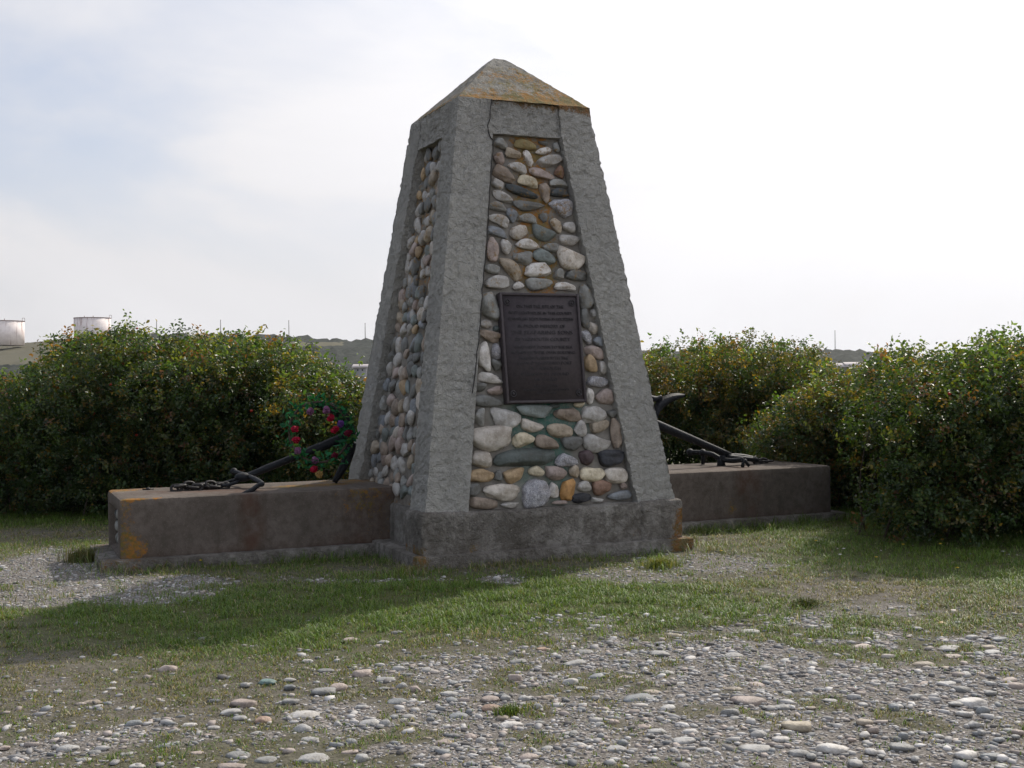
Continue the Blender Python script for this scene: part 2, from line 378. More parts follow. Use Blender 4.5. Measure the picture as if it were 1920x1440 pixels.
# ------------------------------------------------------------------ ground and hill
gx = np.concatenate([-np.geomspace(3000, 8.2, 34), np.arange(-8, 11.001, 0.055), np.geomspace(11.3, 3000, 34)])
gy = np.concatenate([-np.geomspace(600, 12.3, 16), np.arange(-12, 7.001, 0.055), np.geomspace(7.3, 3500, 36)])
GX, GY = np.meshgrid(gx, gy, indexing='ij'); W = np.stack([GX.ravel(), GY.ravel(), np.zeros(GX.size)], 1)
ga, gpx, gpy, gz = gravel_amount(W); gg = green_amount(gpx, gpy, W)
W[:, 2] = ground_z(W)
grd = part('ground', W, grid_idx(len(gx), len(gy)), M_GROUND, None, (0, 0, 0), np.stack([ga, gg, ga*0], 1), True, 'tint')
tag(grd, None, kind='structure')
HC = np.array([[-900, 668], [-200, 652], [0, 646], [60, 641], [110, 636], [200, 630], [300, 625], [380, 627], [430, 627], [520, 630], [600, 635], [690, 638], [800, 645], [1000, 650], [1200, 655], [1500, 660], [1560, 657], [1610, 655], [1650, 661], [1680, 668], [1900, 676], [2300, 684], [2900, 700]])
hpx = np.linspace(-900, 2900, 420); ts = np.linspace(0, 1, 60); HV = []; HT = []
for t_ in ts:
    for p_ in hpx:
        top = far(p_, np.interp(p_, HC[:, 0], HC[:, 1]), 430); zt = top[2]
        if t_ < 0.7:
            u = t_/0.7; d = 180+250*u; z = -0.6+(zt+0.6)*(u**1.25)
        else:
            u = (t_-0.7)/0.3; d = 430+330*u; z = zt-(zt+2)*u*u
        q = far(p_, 720, d); HV.append((q[0], q[1], z))
        py_ = 706-(z-1.6)/d*F_PX
        HT.append((1.0*(p_ < 130)*float(py_ < 672)+0.7*(540 < p_ < 650)*float(638 < py_ < 644), 0, 0))
HV = np.array(HV); HV[:, 2] += np.repeat(sm(ts, 0.05, 0.3)*(1-sm(ts, .95, 1)), len(hpx))*(np.abs(fbm(HV*np.array([1, 1, 0]), 0.18, 3, 5))*3.2-0.9)*(1-0.75*np.array(HT)[:, 0])
tag(part('hill', HV, grid_idx(len(ts), len(hpx)), M_HILL, None, (0, 0, 0), np.array(HT), False, 'tint'), None, kind='structure')

# ------------------------------------------------------------------ monument
A0, A1, H0, H1, H2, PL, HF, FT = 1.2042, 0.6485, 0.4462, 4.1131, 4.7046, 1.262, 0.112, 1.335
PB, PT, ZTOP = 0.815, 0.342, 3.80          # stone panel: half widths at foot and head, head height
DEP = 0.085                                # how far the stones' mortar lies behind the frame
monument = thing('stone_monument', (0, 0, 0), 'tall tapered concrete monument with pyramid top and beach stone panels around a bronze plaque', 'monument')
def half(z): return A0+(A1-A0)*(z-H0)/(H1-H0)
def panel_half(z): return PB+(PT-PB)*(z-H0)/(ZTOP-H0)
FN = [np.array([0, -1, 0.]), np.array([1, 0, 0.]), np.array([0, 1, 0.]), np.array([-1, 0, 0.])]
FT_ = [np.array([1, 0, 0.]), np.array([0, 1, 0.]), np.array([-1, 0, 0.]), np.array([0, -1, 0.])]
def fpt(k, s, z, d=0.0):
    """point on shaft face k: s along the face, z up, d behind the face"""
    s, z, d = np.broadcast_arrays(np.asarray(s, float), np.asarray(z, float), np.asarray(d, float))
    return FN[k]*(half(z)-d)[..., None]+FT_[k]*s[..., None]+np.array([0, 0, 1.])*z[..., None]
def stucco(V, amp=0.025):
    r = 1-np.abs(fbm(V, 13, 3, 11))*2.0
    r2 = 1-np.abs(fbm(V, 27, 2, 31))*2.0
    out = V*np.array([1, 1, 0]); L = np.linalg.norm(out, axis=1)[:, None]+1e-6
    return V+out/L*((r*0.55+r2*0.5-0.35)*amp+vn(V, 4, 4)*0.003)[:, None]+np.array([0, 0, 1])*(vn(V, 18, 77)*0.004)[:, None]
frame = MB()
def patch(mb, k, s0, s1, z, nd, depth):
    """strip of face k between s0(z) and s1(z)"""
    t = np.linspace(0, 1, nd); Z = np.broadcast_to(z[None, :], (nd, len(z)))
    S = s0[None, :]*(1-t[:, None])+s1[None, :]*t[:, None]
    D = np.broadcast_to(depth, S.shape) if np.ndim(depth) < 2 else depth
    mb.add(fpt(k, S, Z, D).reshape(-1, 3), grid_idx(nd, len(z)))
for k in range(4):
    nz = 230 if k in (0, 3) else 60; ns = 24 if k in (0, 3) else 8
    z = np.linspace(H0, H1, nz); zt = np.linspace(ZTOP, H1, max(6, nz//8)); zp = np.linspace(H0, ZTOP, nz)
    pin = np.where(z < ZTOP, panel_half(z), PT-0.02*(z-ZTOP))
    patch(frame, k, -half(z), -pin, z, ns, 0.0); patch(frame, k, pin, half(z), z, ns, 0.0)
    lint = 0.03 if k == 0 else 0.006
    pl_ = PT-0.02*(zt-ZTOP); patch(frame, k, -pl_, pl_, zt, ns*2, lint)
    for sg in (-1, 1):                     # reveals of the panel and of the lintel
        for zz, d0, d1 in ((zp, 0.0, DEP+0.02), (zt, 0.0, lint)):
            ph = sg*(panel_half(zz) if zz is zp else PT-0.02*(zz-ZTOP)); t = np.linspace(0, 1, 4)[:, None]
            frame.add(fpt(k, np.broadcast_to(ph, (4, len(zz))), np.broadcast_to(zz, (4, len(zz))), d0+(d1-d0)*np.broadcast_to(t, (4, len(zz)))).reshape(-1, 3), grid_idx(4, len(zz)))
    s = np.linspace(-PT, PT, ns*2); t = np.linspace(0, 1, 5)
    frame.add(fpt(k, np.broadcast_to(s[:, None], (len(s), 5)), np.full((len(s), 5), ZTOP), lint+(DEP+0.02-lint)*np.broadcast_to(t[None, :], (len(s), 5))).reshape(-1, 3), grid_idx(len(s), 5))
V, Fs, _ = frame.out(); V0 = V.copy(); V = stucco(V)
lic = np.zeros(len(V)); lic += sm(V0[:, 2], 3.95, 4.12)*sm(V0[:, 0], -0.5, 0.5)*0.85+sm(V0[:, 2], 4.04, 4.12)*0.4
st = 0.25*sm(V0[:, 2], 3.6, 4.1)*(vn(V0*np.array([3, 3, .5]), 1, 8)*.5+.5)+0.35*(1-sm(V0[:, 2], H0, H0+0.35))*sm(vn(V0, 3, 4), 0, .6)
part('shaft_frame', V, Fs, M_CONC, monument, None, np.stack([lic, st, lic*0], 1), True, 'tint')
# pyramid top
cap = MB(); n = 60
for k in range(4):
    t = np.linspace(0, 0.985, n); s = np.linspace(-1, 1, n)
    T, S = np.meshgrid(t, s, indexing='ij'); a = A1*(1-T)+0.002
    zz = H1+(H2-H1)*T-0.035*np.exp(-((1-T)/0.06)**2)+0.02*np.exp(-(T/0.08)**2)*0
    cap.add((FN[k]*a[..., None]+FT_[k]*(a*S)[..., None]+np.array([0, 0, 1.])*zz[..., None]).reshape(-1, 3), grid_idx(n, n))
V, Fs, _ = cap.out(); V0 = V.copy(); V = stucco(V, 0.011)
tt = (V0[:, 2]-H1)/(H2-H1)
lic = np.clip(0.37+0.30*sm(V0[:, 0]*1.0+0.25, -0.35, 0.55)+0.40*(1-sm(tt, 0, .30))-0.75*sm(tt, .62, .9), 0, 1)*np.where(np.abs(V0[:, 0]) > 0.985*np.abs(V0[:, 1]), 0.9, 1)
part('pyramid_cap', V, Fs, M_CAP, monument, None, np.stack([lic, 0*lic+0.1, 0*lic], 1), True, 'tint')
# plinth: block with slightly proud corner piers, then the footing
def rough_box(lo, hi, step=0.03, seed=0):
    lo = np.array(lo, float); hi = np.array(hi, float); mb = MB()
    for ax in range(3):
        u, v = [i for i in range(3) if i != ax]
        nu = max(3, int((hi[u]-lo[u])/step)); nv = max(3, int((hi[v]-lo[v])/step))
        U, Vv = np.meshgrid(np.linspace(lo[u], hi[u], nu), np.linspace(lo[v], hi[v], nv), indexing='ij')
        for side in (lo, hi):
            P = np.zeros((U.size, 3)); P[:, u] = U.ravel(); P[:, v] = Vv.ravel(); P[:, ax] = side[ax]
            mb.add(P, grid_idx(nu, nv))
    return mb
def roughen(V, lo, hi, amp, rnd=0.02, seed=0):
    c = (np.array(lo)+np.array(hi))/2; h = (np.array(hi)-np.array(lo))/2
    q = (V-c); core = np.clip(q, -(h-rnd), h-rnd); d = q-core; L = np.linalg.norm(d, axis=1)[:, None]
    V = c+core+d/np.maximum(L, 1e-6)*np.minimum(L, rnd)
    nrm = d/np.maximum(L, 1e-6)
    return V+nrm*((1-np.abs(fbm(V, 14, 3, seed))*2)*amp*0.6+fbm(V, 3.2, 2, seed+3)*amp*0.8)[:, None]
lo, hi = (-PL+.11, -PL+.012, HF-.05), (PL-.11, PL-.012, H0)
V, Fs, _ = rough_box(lo, hi).out(); V = roughen(V, lo, hi, 0.015, 0.03, 2)
fr = (V[:, 1] < -PL+0.05)
lic = ell(V[:, 0], V[:, 2], -1.0, 0.05, .35, .15)*0.6*fr
stn = np.clip(0.45+0.5*vn(V*np.array([1, 1, 2]), 2.2, 6), 0, 1)*fr
part('plinth', V, Fs, M_PLINTH, monument, None, np.stack([lic, stn*0.8, 0*lic], 1), True, 'tint')
for sx in (-1, 1):
    for sy in (-1, 1):
        lo = (min(sx*PL, sx*0.83), min(sy*PL, sy*0.83), HF-.04); hi = (max(sx*PL, sx*0.83), max(sy*PL, sy*0.83), H0+0.012)
        V, Fs, _ = rough_box(lo, hi, 0.025).out(); V = roughen(V, lo, hi, 0.016, 0.035, 3)
        l1 = 1.0*ell(V[:, 0], V[:, 2], 1.24, 0.2, 0.10, 0.2, .4)*(V[:, 1] < 0)+0.75*ell(V[:, 0], V[:, 2], -1.26, 0.1, .09, .1, .5)*(V[:, 1] < 0)
        sn = np.clip(0.35+0.6*vn(V, 2.6, 16), 0, 1)*(V[:, 1] < -1.0)
        part('corner_pier', V, Fs, M_PLINTH, monument, None, np.stack([np.clip(l1*(.88+.5*fbm(V, 9, 2, 51)), 0, .9), sn*.7, 0*l1], 1), True, 'tint')
lo, hi = (-FT, -FT, -0.25), (FT, FT, HF)
V, Fs, _ = rough_box(lo, hi, 0.04).out(); V = roughen(V, lo, hi, 0.006, 0.02, 8)
l1 = ell(V[:, 0], V[:, 1], -FT, -FT, .12, .12)+ell(V[:, 0], V[:, 1], FT-.05, -FT, .22, .3)
part('footing', V, Fs, M_PLINTH, monument, None, np.stack([np.clip(l1*(.85+.5*fbm(V, 9, 2, 51)), 0, .9), 0*l1+.3, 0*l1], 1), True, 'tint')
# mortar behind the stones (one panel per face)
for k in range(4):
    nz, ns = (150, 46) if k in (0, 3) else (20, 8)
    z = np.linspace(H0-0.02, ZTOP+0.02, nz); t = np.linspace(-1, 1, ns)
    S = (panel_half(z)+0.015)[None, :]*t[:, None]; Z = np.broadcast_to(z, S.shape)
    V = fpt(k, S, Z, np.full(S.shape, DEP)).reshape(-1, 3)
    V = V+FN[k]*(fbm(V, 7, 4, 13)*0.024)[:, None]
    s_, z_ = S.ravel(), Z.ravel()
    lich = 0.80*sm(z_, 1.9, 2.5)*(1-sm(np.abs(s_-.05), .10, .33)) if k == 0 else 0.55*sm(z_, 1.4, 2.6)+0.35*(1-sm(z_, .5, .9))
    verd = (ell(s_, z_, .02, 1.22, .42, .22, .5)+ell(s_, z_, .08, .95, .14, .5, .5)*.8+ell(s_, z_, -.22, .9, .1, .4, .6)*.6) if k == 0 else 0*s_
    part('mortar_panel', V, grid_idx(ns, nz), M_MORTAR, monument, None, np.stack([lich, 0*lich+(.25 if k == 0 else .5), np.clip(verd, 0, 1)], 1), True, 'tint')

PALS = {'G': (.23, .235, .225), 'g': (.15, .155, .15), 'D': (.05, .06, .065), 'W': (.52, .50, .475), 'P': (.33, .265, .24), 'T': (.34, .285, .215),
        'B': (.19, .21, .235), 'L': (.37, .36, .345), 'K': (.03, .032, .04), 'O': (.46, .24, .065), 'N': (.075, .092, .088), 'M': (.075, .05, .055),
        'V': (.42, .42, .45), 'Y': (.52, .46, .33), 'Q': (.24, .19, .075), 'R': (.24, .14, .095), 'C': (.46, .42, .37), 'o': (.38, .27, .15), 'b': (.27, .215, .17), 'E': (.165, .195, .19)}
FRONT = [((840, 240), 4.5, [
 (455,130,120,75,25,'G'),(655,138,165,80,8,'Q'),(808,122,75,35,5,'g'),(918,160,50,80,-10,'G'),(805,190,135,50,-12,'W'),(435,250,85,110,-5,'P'),(555,215,135,75,12,'T'),(680,250,58,130,-25,'W'),(858,275,205,85,-15,'L'),
 (588,330,150,80,15,'L'),(470,390,170,105,25,'b'),(790,385,195,75,18,'P'),(945,362,75,100,12,'R'),(422,470,95,72,25,'L'),(675,448,160,90,12,'Y'),(820,545,82,160,-6,'b'),(935,465,140,60,5,'G'),(630,535,265,68,18,'D'),
 (945,545,145,62,3,'D'),(468,578,170,72,20,'L'),(420,660,150,70,8,'G'),(685,655,250,75,0,'g'),(955,668,195,140,15,'V'),(545,735,80,115,-15,'B'),(665,760,150,78,0,'G'),(815,755,75,70,0,'g'),(432,775,185,85,22,'L'),
 (920,820,80,120,-30,'T'),(1025,830,100,85,5,'L'),(415,872,175,75,15,'B'),(600,875,140,105,-20,'C'),(815,880,190,130,15,'E'),(1025,942,165,80,0,'L'),(375,1025,95,195,-3,'P'),(495,1000,85,120,-5,'L'),(675,980,190,80,3,'W'),
 (880,1005,145,75,3,'G'),(635,1095,150,110,0,'G'),(815,1085,190,105,22,'E'),(1040,1105,230,185,10,'C'),(535,1180,210,115,48,'T'),(375,1185,120,80,10,'G'),(760,1195,220,105,-5,'W'),(935,1235,90,85,0,'G'),(1090,1245,175,90,5,'g'),
 (415,1305,195,105,-3,'L'),(595,1330,95,60,0,'W'),(770,1315,200,100,0,'G'),(990,1335,170,65,3,'W')]),
 ((840, 530), 5.333, [
 (415,235,170,265,-10,'G'),(385,410,115,75,0,'L'),(485,455,60,55,0,'N'),(415,530,210,110,20,'b'),(360,745,130,275,-2,'W'),(490,690,90,160,0,'V'),(490,820,100,115,0,'g'),(430,950,240,95,12,'W'),(330,1040,130,80,-15,'g'),
 (480,1075,155,85,-5,'P'),(390,1185,290,105,8,'g'),(1385,130,150,220,-12,'G'),(1370,345,85,190,0,'g'),(1465,305,65,85,0,'L'),(1465,450,90,118,-15,'C'),(1390,540,85,145,-25,'V'),(1505,585,90,95,10,'B'),(1465,690,190,105,20,'P'),
 (1425,810,115,170,-15,'o'),(1555,850,75,130,-5,'L'),(1500,985,205,100,8,'V'),(1425,1125,75,155,0,'W'),(1580,1140,180,145,3,'P'),(1320,1215,110,55,-12,'Y')]),
 ((840, 730), 4.8, [
 (285,255,110,150,-10,'G'),(520,265,260,165,15,'L'),(765,195,300,115,8,'E'),(965,145,90,45,0,'N'),(1080,220,235,122,5,'b'),(1310,225,215,150,-10,'L'),(1480,215,95,75,0,'g'),(765,330,195,100,12,'C'),(1010,370,220,115,8,'T'),
 (1190,350,105,145,-10,'L'),(1375,325,170,105,-15,'T'),(1520,400,100,250,-3,'b'),(390,440,350,210,-3,'C'),(680,450,185,120,-8,'Y'),(895,485,205,115,15,'b'),(1120,480,175,125,5,'g'),(1340,485,220,155,8,'L'),(305,620,195,150,10,'C'),
 (690,615,510,150,-3,'N'),(1075,640,195,110,8,'V'),(1250,620,125,130,0,'M'),(1470,615,240,150,0,'K'),(290,775,245,110,5,'o'),(455,775,75,85,0,'g'),(600,770,195,130,-8,'o'),(800,735,130,90,0,'Y'),(980,750,180,120,5,'P'),
 (1140,735,85,110,10,'T'),(1300,760,210,125,0,'Y'),(1515,770,190,135,0,'C'),(230,900,120,110,0,'g'),(490,925,315,140,3,'C'),(785,930,230,240,-8,'V'),(955,905,95,130,10,'W'),(1085,895,115,195,16,'O'),(1230,870,115,90,0,'L'),
 (1390,885,170,125,0,'R'),(1585,865,60,60,0,'P'),(1200,980,165,90,5,'K'),(1550,960,200,85,-3,'B'),(320,1025,240,100,8,'b'),(560,1040,150,55,0,'L'),(1010,1015,140,35,0,'P'),(1350,995,100,40,10,'L')])]
BAT = np.array([0, (A0-A1)/(H1-H0), 1.0]); BAT /= np.linalg.norm(BAT)
PN = np.cross(np.array([1., 0, 0]), BAT)                      # outward normal of the front face
stones = []
for (ox, oy), sc, lst in FRONT:
    for (x, y, w, h, ang, c) in lst:
        p0 = fpt(0, 0.0, 1.0, DEP-0.03); ctr = on_plane(ox+x/sc, oy+y/sc, p0, PN)
        dx = on_plane(ox+(x+10)/sc, oy+y/sc, p0, PN)-ctr; dy = on_plane(ox+x/sc, oy+(y-10)/sc, p0, PN)-ctr
        stones.append((ctr, 1.11*w*np.linalg.norm(dx)/10/2, 1.15*h*np.linalg.norm(dy)/10/2, ang, c))
order = sorted(range(len(stones)), key=lambda i: -stones[i][1]*stones[i][2])
big = set(order[:97]); loose = MB()
def stone_verts(i, ctr, a, b, ang, c, ex, ey, en, sub=4):
    V, Fs = rock(sub, i+3, random.Random(i).uniform(0.10, 0.26), random.Random(i+9).uniform(1.9, 3.2), random.Random(i+19).choice((0, 1, 2, 4, 5)))
    th = -rad(ang); d = (min(a, b)*0.62+0.012)*(1 if sub == 4 else .72)
    q = random.Random(i+31); X = V[:, 0]*(1+q.uniform(-.28, .28)*V[:, 1]); Y = V[:, 1]*(1+q.uniform(-.35, .35)*V[:, 0])+q.uniform(-.22, .22)*(V[:, 0]**2-.4)
    X = X/np.abs(X).max()*a; Y = Y/np.abs(Y).max()*b; Z = V[:, 2]*d
    X, Y = X*math.cos(th)-Y*math.sin(th), X*math.sin(th)+Y*math.cos(th)
    P = X[:, None]*ex+Y[:, None]*ey+Z[:, None]*en
    rr = random.Random(i+77); k = rr.uniform(.88, 1.14); cc = np.array(PALS[c]); cc = (cc*.86+cc.mean()*.14)*k*1.15*np.array([1.03, 1.0, .96])
    colr = cc[None, :]*(1+0.10*vn(V+i, 2.0, i))[:, None]
    return P, Fs, colr
for i, (ctr, a, b, ang, c) in enumerate(stones):
    P, Fs, colr = stone_verts(i, ctr, a, b, ang, c, np.array([1., 0, 0]), BAT, PN)
    base = ctr-PN*0.015
    if i in big: part('cobblestone', P+base, Fs, M_VEIN if c == 'V' else M_COBBLE, monument, base, colr, True)
    else: loose.add(P+base, Fs, colr)
# left and right faces: coursed rubble of beach stones, far too foreshortened to count
BATL = np.array([(A0-A1)/(H1-H0), 0, 1.0]); BATL /= np.linalg.norm(BATL)
for k in (3, 1):
    z = H0+0.06; r = random.Random(5+k); row = 0
    bat = BATL*np.array([1 if k == 3 else -1, 1, 1]); nrm = np.cross(FT_[k], bat)
    while z < ZTOP-0.12:
        rh = r.uniform(0.105, 0.165); w = panel_half(z)-0.015; s = -w+r.uniform(0, .04)
        while s < w-0.05:
            sw = min(r.uniform(0.085, 0.21), w-s)
            if r.random() < 0.10: s += sw*0.5; continue
            c = r.choice('GGgGLLLgTbBPTbgCEobL')
            ctr = fpt(k, s+sw/2, z+rh/2+r.uniform(-.035, .035), DEP-0.012+r.uniform(-.01, .02))
            P, Fs, colr = stone_verts(1000+row, ctr, sw/2*.98, rh/2*r.uniform(.8, 1.2), r.uniform(-50, 50), c, FT_[k], bat, nrm, 3)
            loose.add(P+ctr, Fs, colr); row += 1; s += sw*1.0
        z += rh*0.97
lo_ = loose.build('small_cobblestones', M_COBBLE, monument, None, True); lo_['kind'] = 'stuff'
# crack along the left pier
cpx = [(921,186),(919,205),(918,222),(914,236),(916,248),(919,258),(924,264),(922,290),(920,330),(917,372),(915,410),(913,452),(908,500),(904,540),(900,600),(896,650),(890,700),(884,745)]
cr = MB(); cp = np.array([on_plane(x, y, fpt(0, 0, 1.0, 0.0), PN) for x, y in cpx])
cps = []
for a, b in zip(cp[:-1], cp[1:]):
    for t in np.linspace(0, 1, 7)[:-1]: cps.append(a+(b-a)*t)
cps = np.array(cps); cps[:, 0] += vn(cps, 11, 2)*0.008; cps[:, 1] -= 0.010
cr.tube(cps, 0.0045+0.0025*np.abs(vn(cps, 5, 3)), 5); cr.build('crack', M_CRACK, monument)
# plaque
pp = fpt(0, 0, 1.3, 0.01)
c4 = [on_plane(x, y, pp, PN) for x, y in ((936, 548.5), (1083.5, 552), (1099, 754.5), (948, 756.5))]
sL = (c4[0][0]+c4[3][0])/2; sR = (c4[1][0]+c4[2][0])/2
vb = lambda P: np.dot(P-pp, BAT)
vB = (vb(c4[2])+vb(c4[3]))/2; vT = (vb(c4[0])+vb(c4[1]))/2
pw, phh = sR-sL, vT-vB
pc = pp*np.array([0, 1, 1])+np.array([(sL+sR)/2, 0, 0])+BAT*(vB+vT)/2
pc[1] += 0
def loc2(V):                             # plaque-local (x right, y up, z out) to world
    V = np.asarray(V, float); return pc+V[:, [0]]*np.array([1., 0, 0])+V[:, [1]]*BAT+V[:, [2]]*PN
mb = MB().box((-pw/2+.012, -phh/2+.012, -.06), (pw/2-.012, phh/2-.012, 0.008)); V, Fs, _ = mb.out()
plaque = part('plaque', loc2(V), Fs, M_BRONZE, monument, pc)
plaque['label'] = 'dark bronze plaque with raised lettering'
mb = MB(); e = .024
for lo, hi in (((-pw/2, -phh/2, -.06), (-pw/2+e, phh/2, .022)), ((pw/2-e, -phh/2, -.06), (pw/2, phh/2, .022)), ((-pw/2+e, phh/2-e, -.06), (pw/2-e, phh/2, .0215)), ((-pw/2+e, -phh/2, -.06), (pw/2-e, -phh/2+e, .0215))):
    mb.box(lo, hi, None, .005)
V, Fs, _ = mb.out(); part('plaque_frame', loc2(V), Fs, M_BRONZE, plaque, pc)
for sx in (-1, 1):
    for sy in (-1, 1):
        mb = MB(); cx, cy = sx*(pw/2-.07), sy*(phh/2-.085)
        an = np.linspace(0, 2*math.pi, 25); mb.tube(np.stack([cx+.026*np.cos(an), cy+.026*np.sin(an), np.full(25, .010)], 1), .006, 6)
        mb.tube(np.array([[cx, cy, .002], [cx, cy, .014], [cx, cy, .018]]), [.016, .014, .004], 10, up=(0, 1, 0))
        V, Fs, _ = mb.out(); part('rosette', loc2(V), Fs, M_LETTER, plaque, pc)
LINES = [("ON THIS THE SITE OF THE", .90, .60, .030), ("FIRST LIGHTHOUSE IN THIS COUNTY", .835, .80, .028), ("CHAMPLAIN SOJOURNING IN FOURTEEN", .775, .82, .028), ("IN PROUD MEMORY OF", .70, .60, .032), ("THE SEAFARING SONS", .635, .78, .036), ("OF YARMOUTH COUNTY", .565, .70, .036),
 ("WHO WENT DOWN TO THE SEA", .49, .74, .030), ("IN SHIPS OF THEIR OWN BUILDING", .435, .80, .030), ("MAKING YARMOUTH THE", .38, .62, .030), ("SECOND REGISTERED PORT", .33, .70, .030), ("OF YARMOUTH", .275, .40, .033), ("IN EVERY PORT AROUND", .22, .60, .030), ("THE WORLD", .165, .29, .030), ("ERECTED BY THE", .105, .30, .020), ("YARMOUTH COUNTY HISTORICAL SOCIETY", .07, .58, .019), ("AUGUST 1956", .038, .25, .018)]
tv, tf, off = [], [], 0
for body, fy, fw, size in LINES:
    cu = bpy.data.curves.new('letters', 'FONT'); cu.body = body; cu.align_x = 'CENTER'; cu.size = size*1.35; cu.extrude = .003; cu.resolution_u = 2
    to = bpy.data.objects.new('letters', cu); COL.objects.link(to); me = bpy.data.meshes.new_from_object(to)
    me.calc_loop_triangles()
    v = np.zeros(len(me.vertices)*3); me.vertices.foreach_get('co', v); v = v.reshape(-1, 3)
    f = np.zeros(len(me.loop_triangles)*3, np.int32); me.loop_triangles.foreach_get('vertices', f); f = f.reshape(-1, 3)
    v[:, 0] *= pw*fw/(v[:, 0].max()-v[:, 0].min()); v[:, 1] += -phh/2+phh*(.045+fy*.91); v[:, 2] += .010
    tv.append(v); tf.append(f+off); off += len(v)
    bpy.data.objects.remove(to); bpy.data.meshes.remove(me); bpy.data.curves.remove(cu)
part('lettering', loc2(np.vstack(tv)), np.vstack(tf), M_LETTER, plaque, pc)

# ------------------------------------------------------------------ low walls either side
WY0, WY1, WH, WB = -0.08, 0.96, 0.5923, 0.085
def low_wall(x0, x1, end, label, seed):
    root = thing('low_wall', ((x0+x1)/2, (WY0+WY1)/2, 0), label, 'wall', None)
    lo, hi = (x0, WY0, WB-.02), (x1, WY1, WH)
    V, Fs, _ = rough_box(lo, hi, 0.03).out()
    if end == 'left':                    # recessed panel in the end face
        q = (V[:, 0] < x0+1e-4) & (V[:, 1] > WY0+.13) & (V[:, 1] < WY1-.13) & (V[:, 2] > WB+.03) & (V[:, 2] < WH-.13)
        inset = V.copy(); inset[q, 0] += .09
    V2 = roughen(V, lo, hi, 0.0035, 0.028, seed)
    if end == 'left': V2[q, 0] += .09
    X, Y, Z = V[:, 0], V[:, 1], V[:, 2]; top = Z > WH-1e-3; frt = Y < WY0+1e-3
    if end == 'left':
        l = ell(X, Z, x0+.04, .16, .2, .13)*frt+ell(X, Z, x0+.05, .45, .06, .25)*frt*.7+(ell(X, Y, x0+.1, WY1-.1, .3, .2)*.9+ell(X, Y, x0+.05, WY0, .32, .07)+ell(X, Y, -1.75, .42, .42, .16)*1.0+ell(X, Y, -1.2, .75, .5, .25)*.8)*top
        l = l+(sm(X, -2.1, -1.25)*0.58+.5*ell(X, Z, -1.35, .5, .35, .14))*frt*(0.55+0.45*vn(V, 3.5, 5))
        s = ell(X, Z, -2.43, .35, .10, .33, .6)*frt*.6+ell(X, Y, -2.5, .3, .3, .3)*top*.6+ell(X, Y, -3.0, .45, .35, .2)*top*.45+.35*sm(X, -1.9, -1.2)*frt
    else:
        l = ell(X, Y, x1-.03, WY1, .9, .05)*top*.9+ell(X, Z, 2.55, .2, .1, .12)*frt*.5+ell(X, Z, 1.8, .1, .2, .1)*frt*.4
        s = ell(X, Z, 2.78, .4, .14, .26, .6)*frt*.6+ell(X, Y, 2.8, .25, .3, .25)*top*.4
    s = np.clip(s+.25*frt*(1-sm(Z, WB, WB+.12)), 0, 1)
    part('wall_block', V2, Fs, M_WALL, root, None, np.stack([np.clip(l*.8, 0, .8), s, 0*s], 1), True, 'tint')
    lo, hi = (x0-(.16 if end == 'left' else 0), WY0-.10, -.2), (x1+(.16 if end == 'right' else 0), WY1+.1, WB)
    V, Fs, _ = rough_box(lo, hi, 0.04).out(); V = roughen(V, lo, hi, 0.006, 0.018, seed+2)
    l = ell(V[:, 0], V[:, 1], x0-.1, WY0-.1, .4, .2)*.75+ell(V[:, 0], V[:, 1], x0-.1, WY1, .2, .2)*.6 if end == 'left' else 0*V[:, 0]
    part('footing', V, Fs, M_PLINTH, root, None, np.stack([l*.7, 0*l+.35, 0*l], 1), True, 'tint')
    if end == 'left':
        r = random.Random(3); j = 0
        for zz in (WB+.085, WB+.19, WB+.30):
            y = WY0+.16
            while y < WY1-.2:
                wd = r.uniform(.12, .2); ctr = np.array([x0+.075, y+wd/2, zz+r.uniform(-.01, .01)])
                P, Fs, colr = stone_verts(3000+j, ctr, wd/2, .055, r.uniform(-15, 15), r.choice('gGBgD'), np.array([0, 1., 0]), np.array([0, 0, 1.]), np.array([-1., 0, 0]), 3)
                part('end_stone', P+ctr, Fs, M_STONE, root, ctr, colr, True); y += wd; j += 1
    return root
low_wall(-3.545, -1.04, 'left', 'low brown concrete wall left of the monument with a chained anchor and wreath on top', 21)
low_wall(1.04, 3.86, 'right', 'low brown concrete wall right of the monument in front of the bushes', 31)

# ------------------------------------------------------------------ anchors
def bez(P, n):
    P = np.asarray(P, float); t = np.linspace(0, 1, n); m = len(P)-1
    return sum(math.comb(m, i)*((1-t)**(m-i)*t**i)[:, None]*P[i] for i in range(m+1))
def spline(P, n):
    P = np.asarray(P, float); P = np.vstack([2*P[0]-P[1], P, 2*P[-1]-P[-2]]); out = []
    for i in range(1, len(P)-2):
        for t in np.linspace(0, 1, n, endpoint=False):
            a, b, c, d = P[i-1], P[i], P[i+1], P[i+2]
            out.append(.5*(2*b+(c-a)*t+(2*a-5*b+4*c-d)*t*t+(3*b-a-3*c+d)*t**3))
    return np.vstack(out+[P[-2]])
def fluke(mb, tip, back, width, nrm, thick):
    """spade-shaped palm from back to tip, blade plane contains the anchor's cross direction"""
    ax = tip-back; L = np.linalg.norm(ax); ax = ax/L; cr = np.cross(ax, nrm)
    prof = [(0, .25), (.12, .8), (.35, 1.0), (.6, .8), (.85, .38), (1.0, .03)]
    V = []
    for t, w in prof:
        for side, th in ((-1, 0.2), (0, 1), (1, .2), (0, -1)):
            V.append(back+ax*L*t+cr*side*width*w+nrm*thick*th*(1-.5*t))
    Fs = []
    for i in range(len(prof)-1):
        for k in range(4): Fs.append([i*4+k, i*4+(k+1) % 4, i*4+4+(k+1) % 4, i*4+4+k])
    Fs += [[0, 1, 2, 3], [20, 23, 22, 21]]
    mb.add(V, Fs)
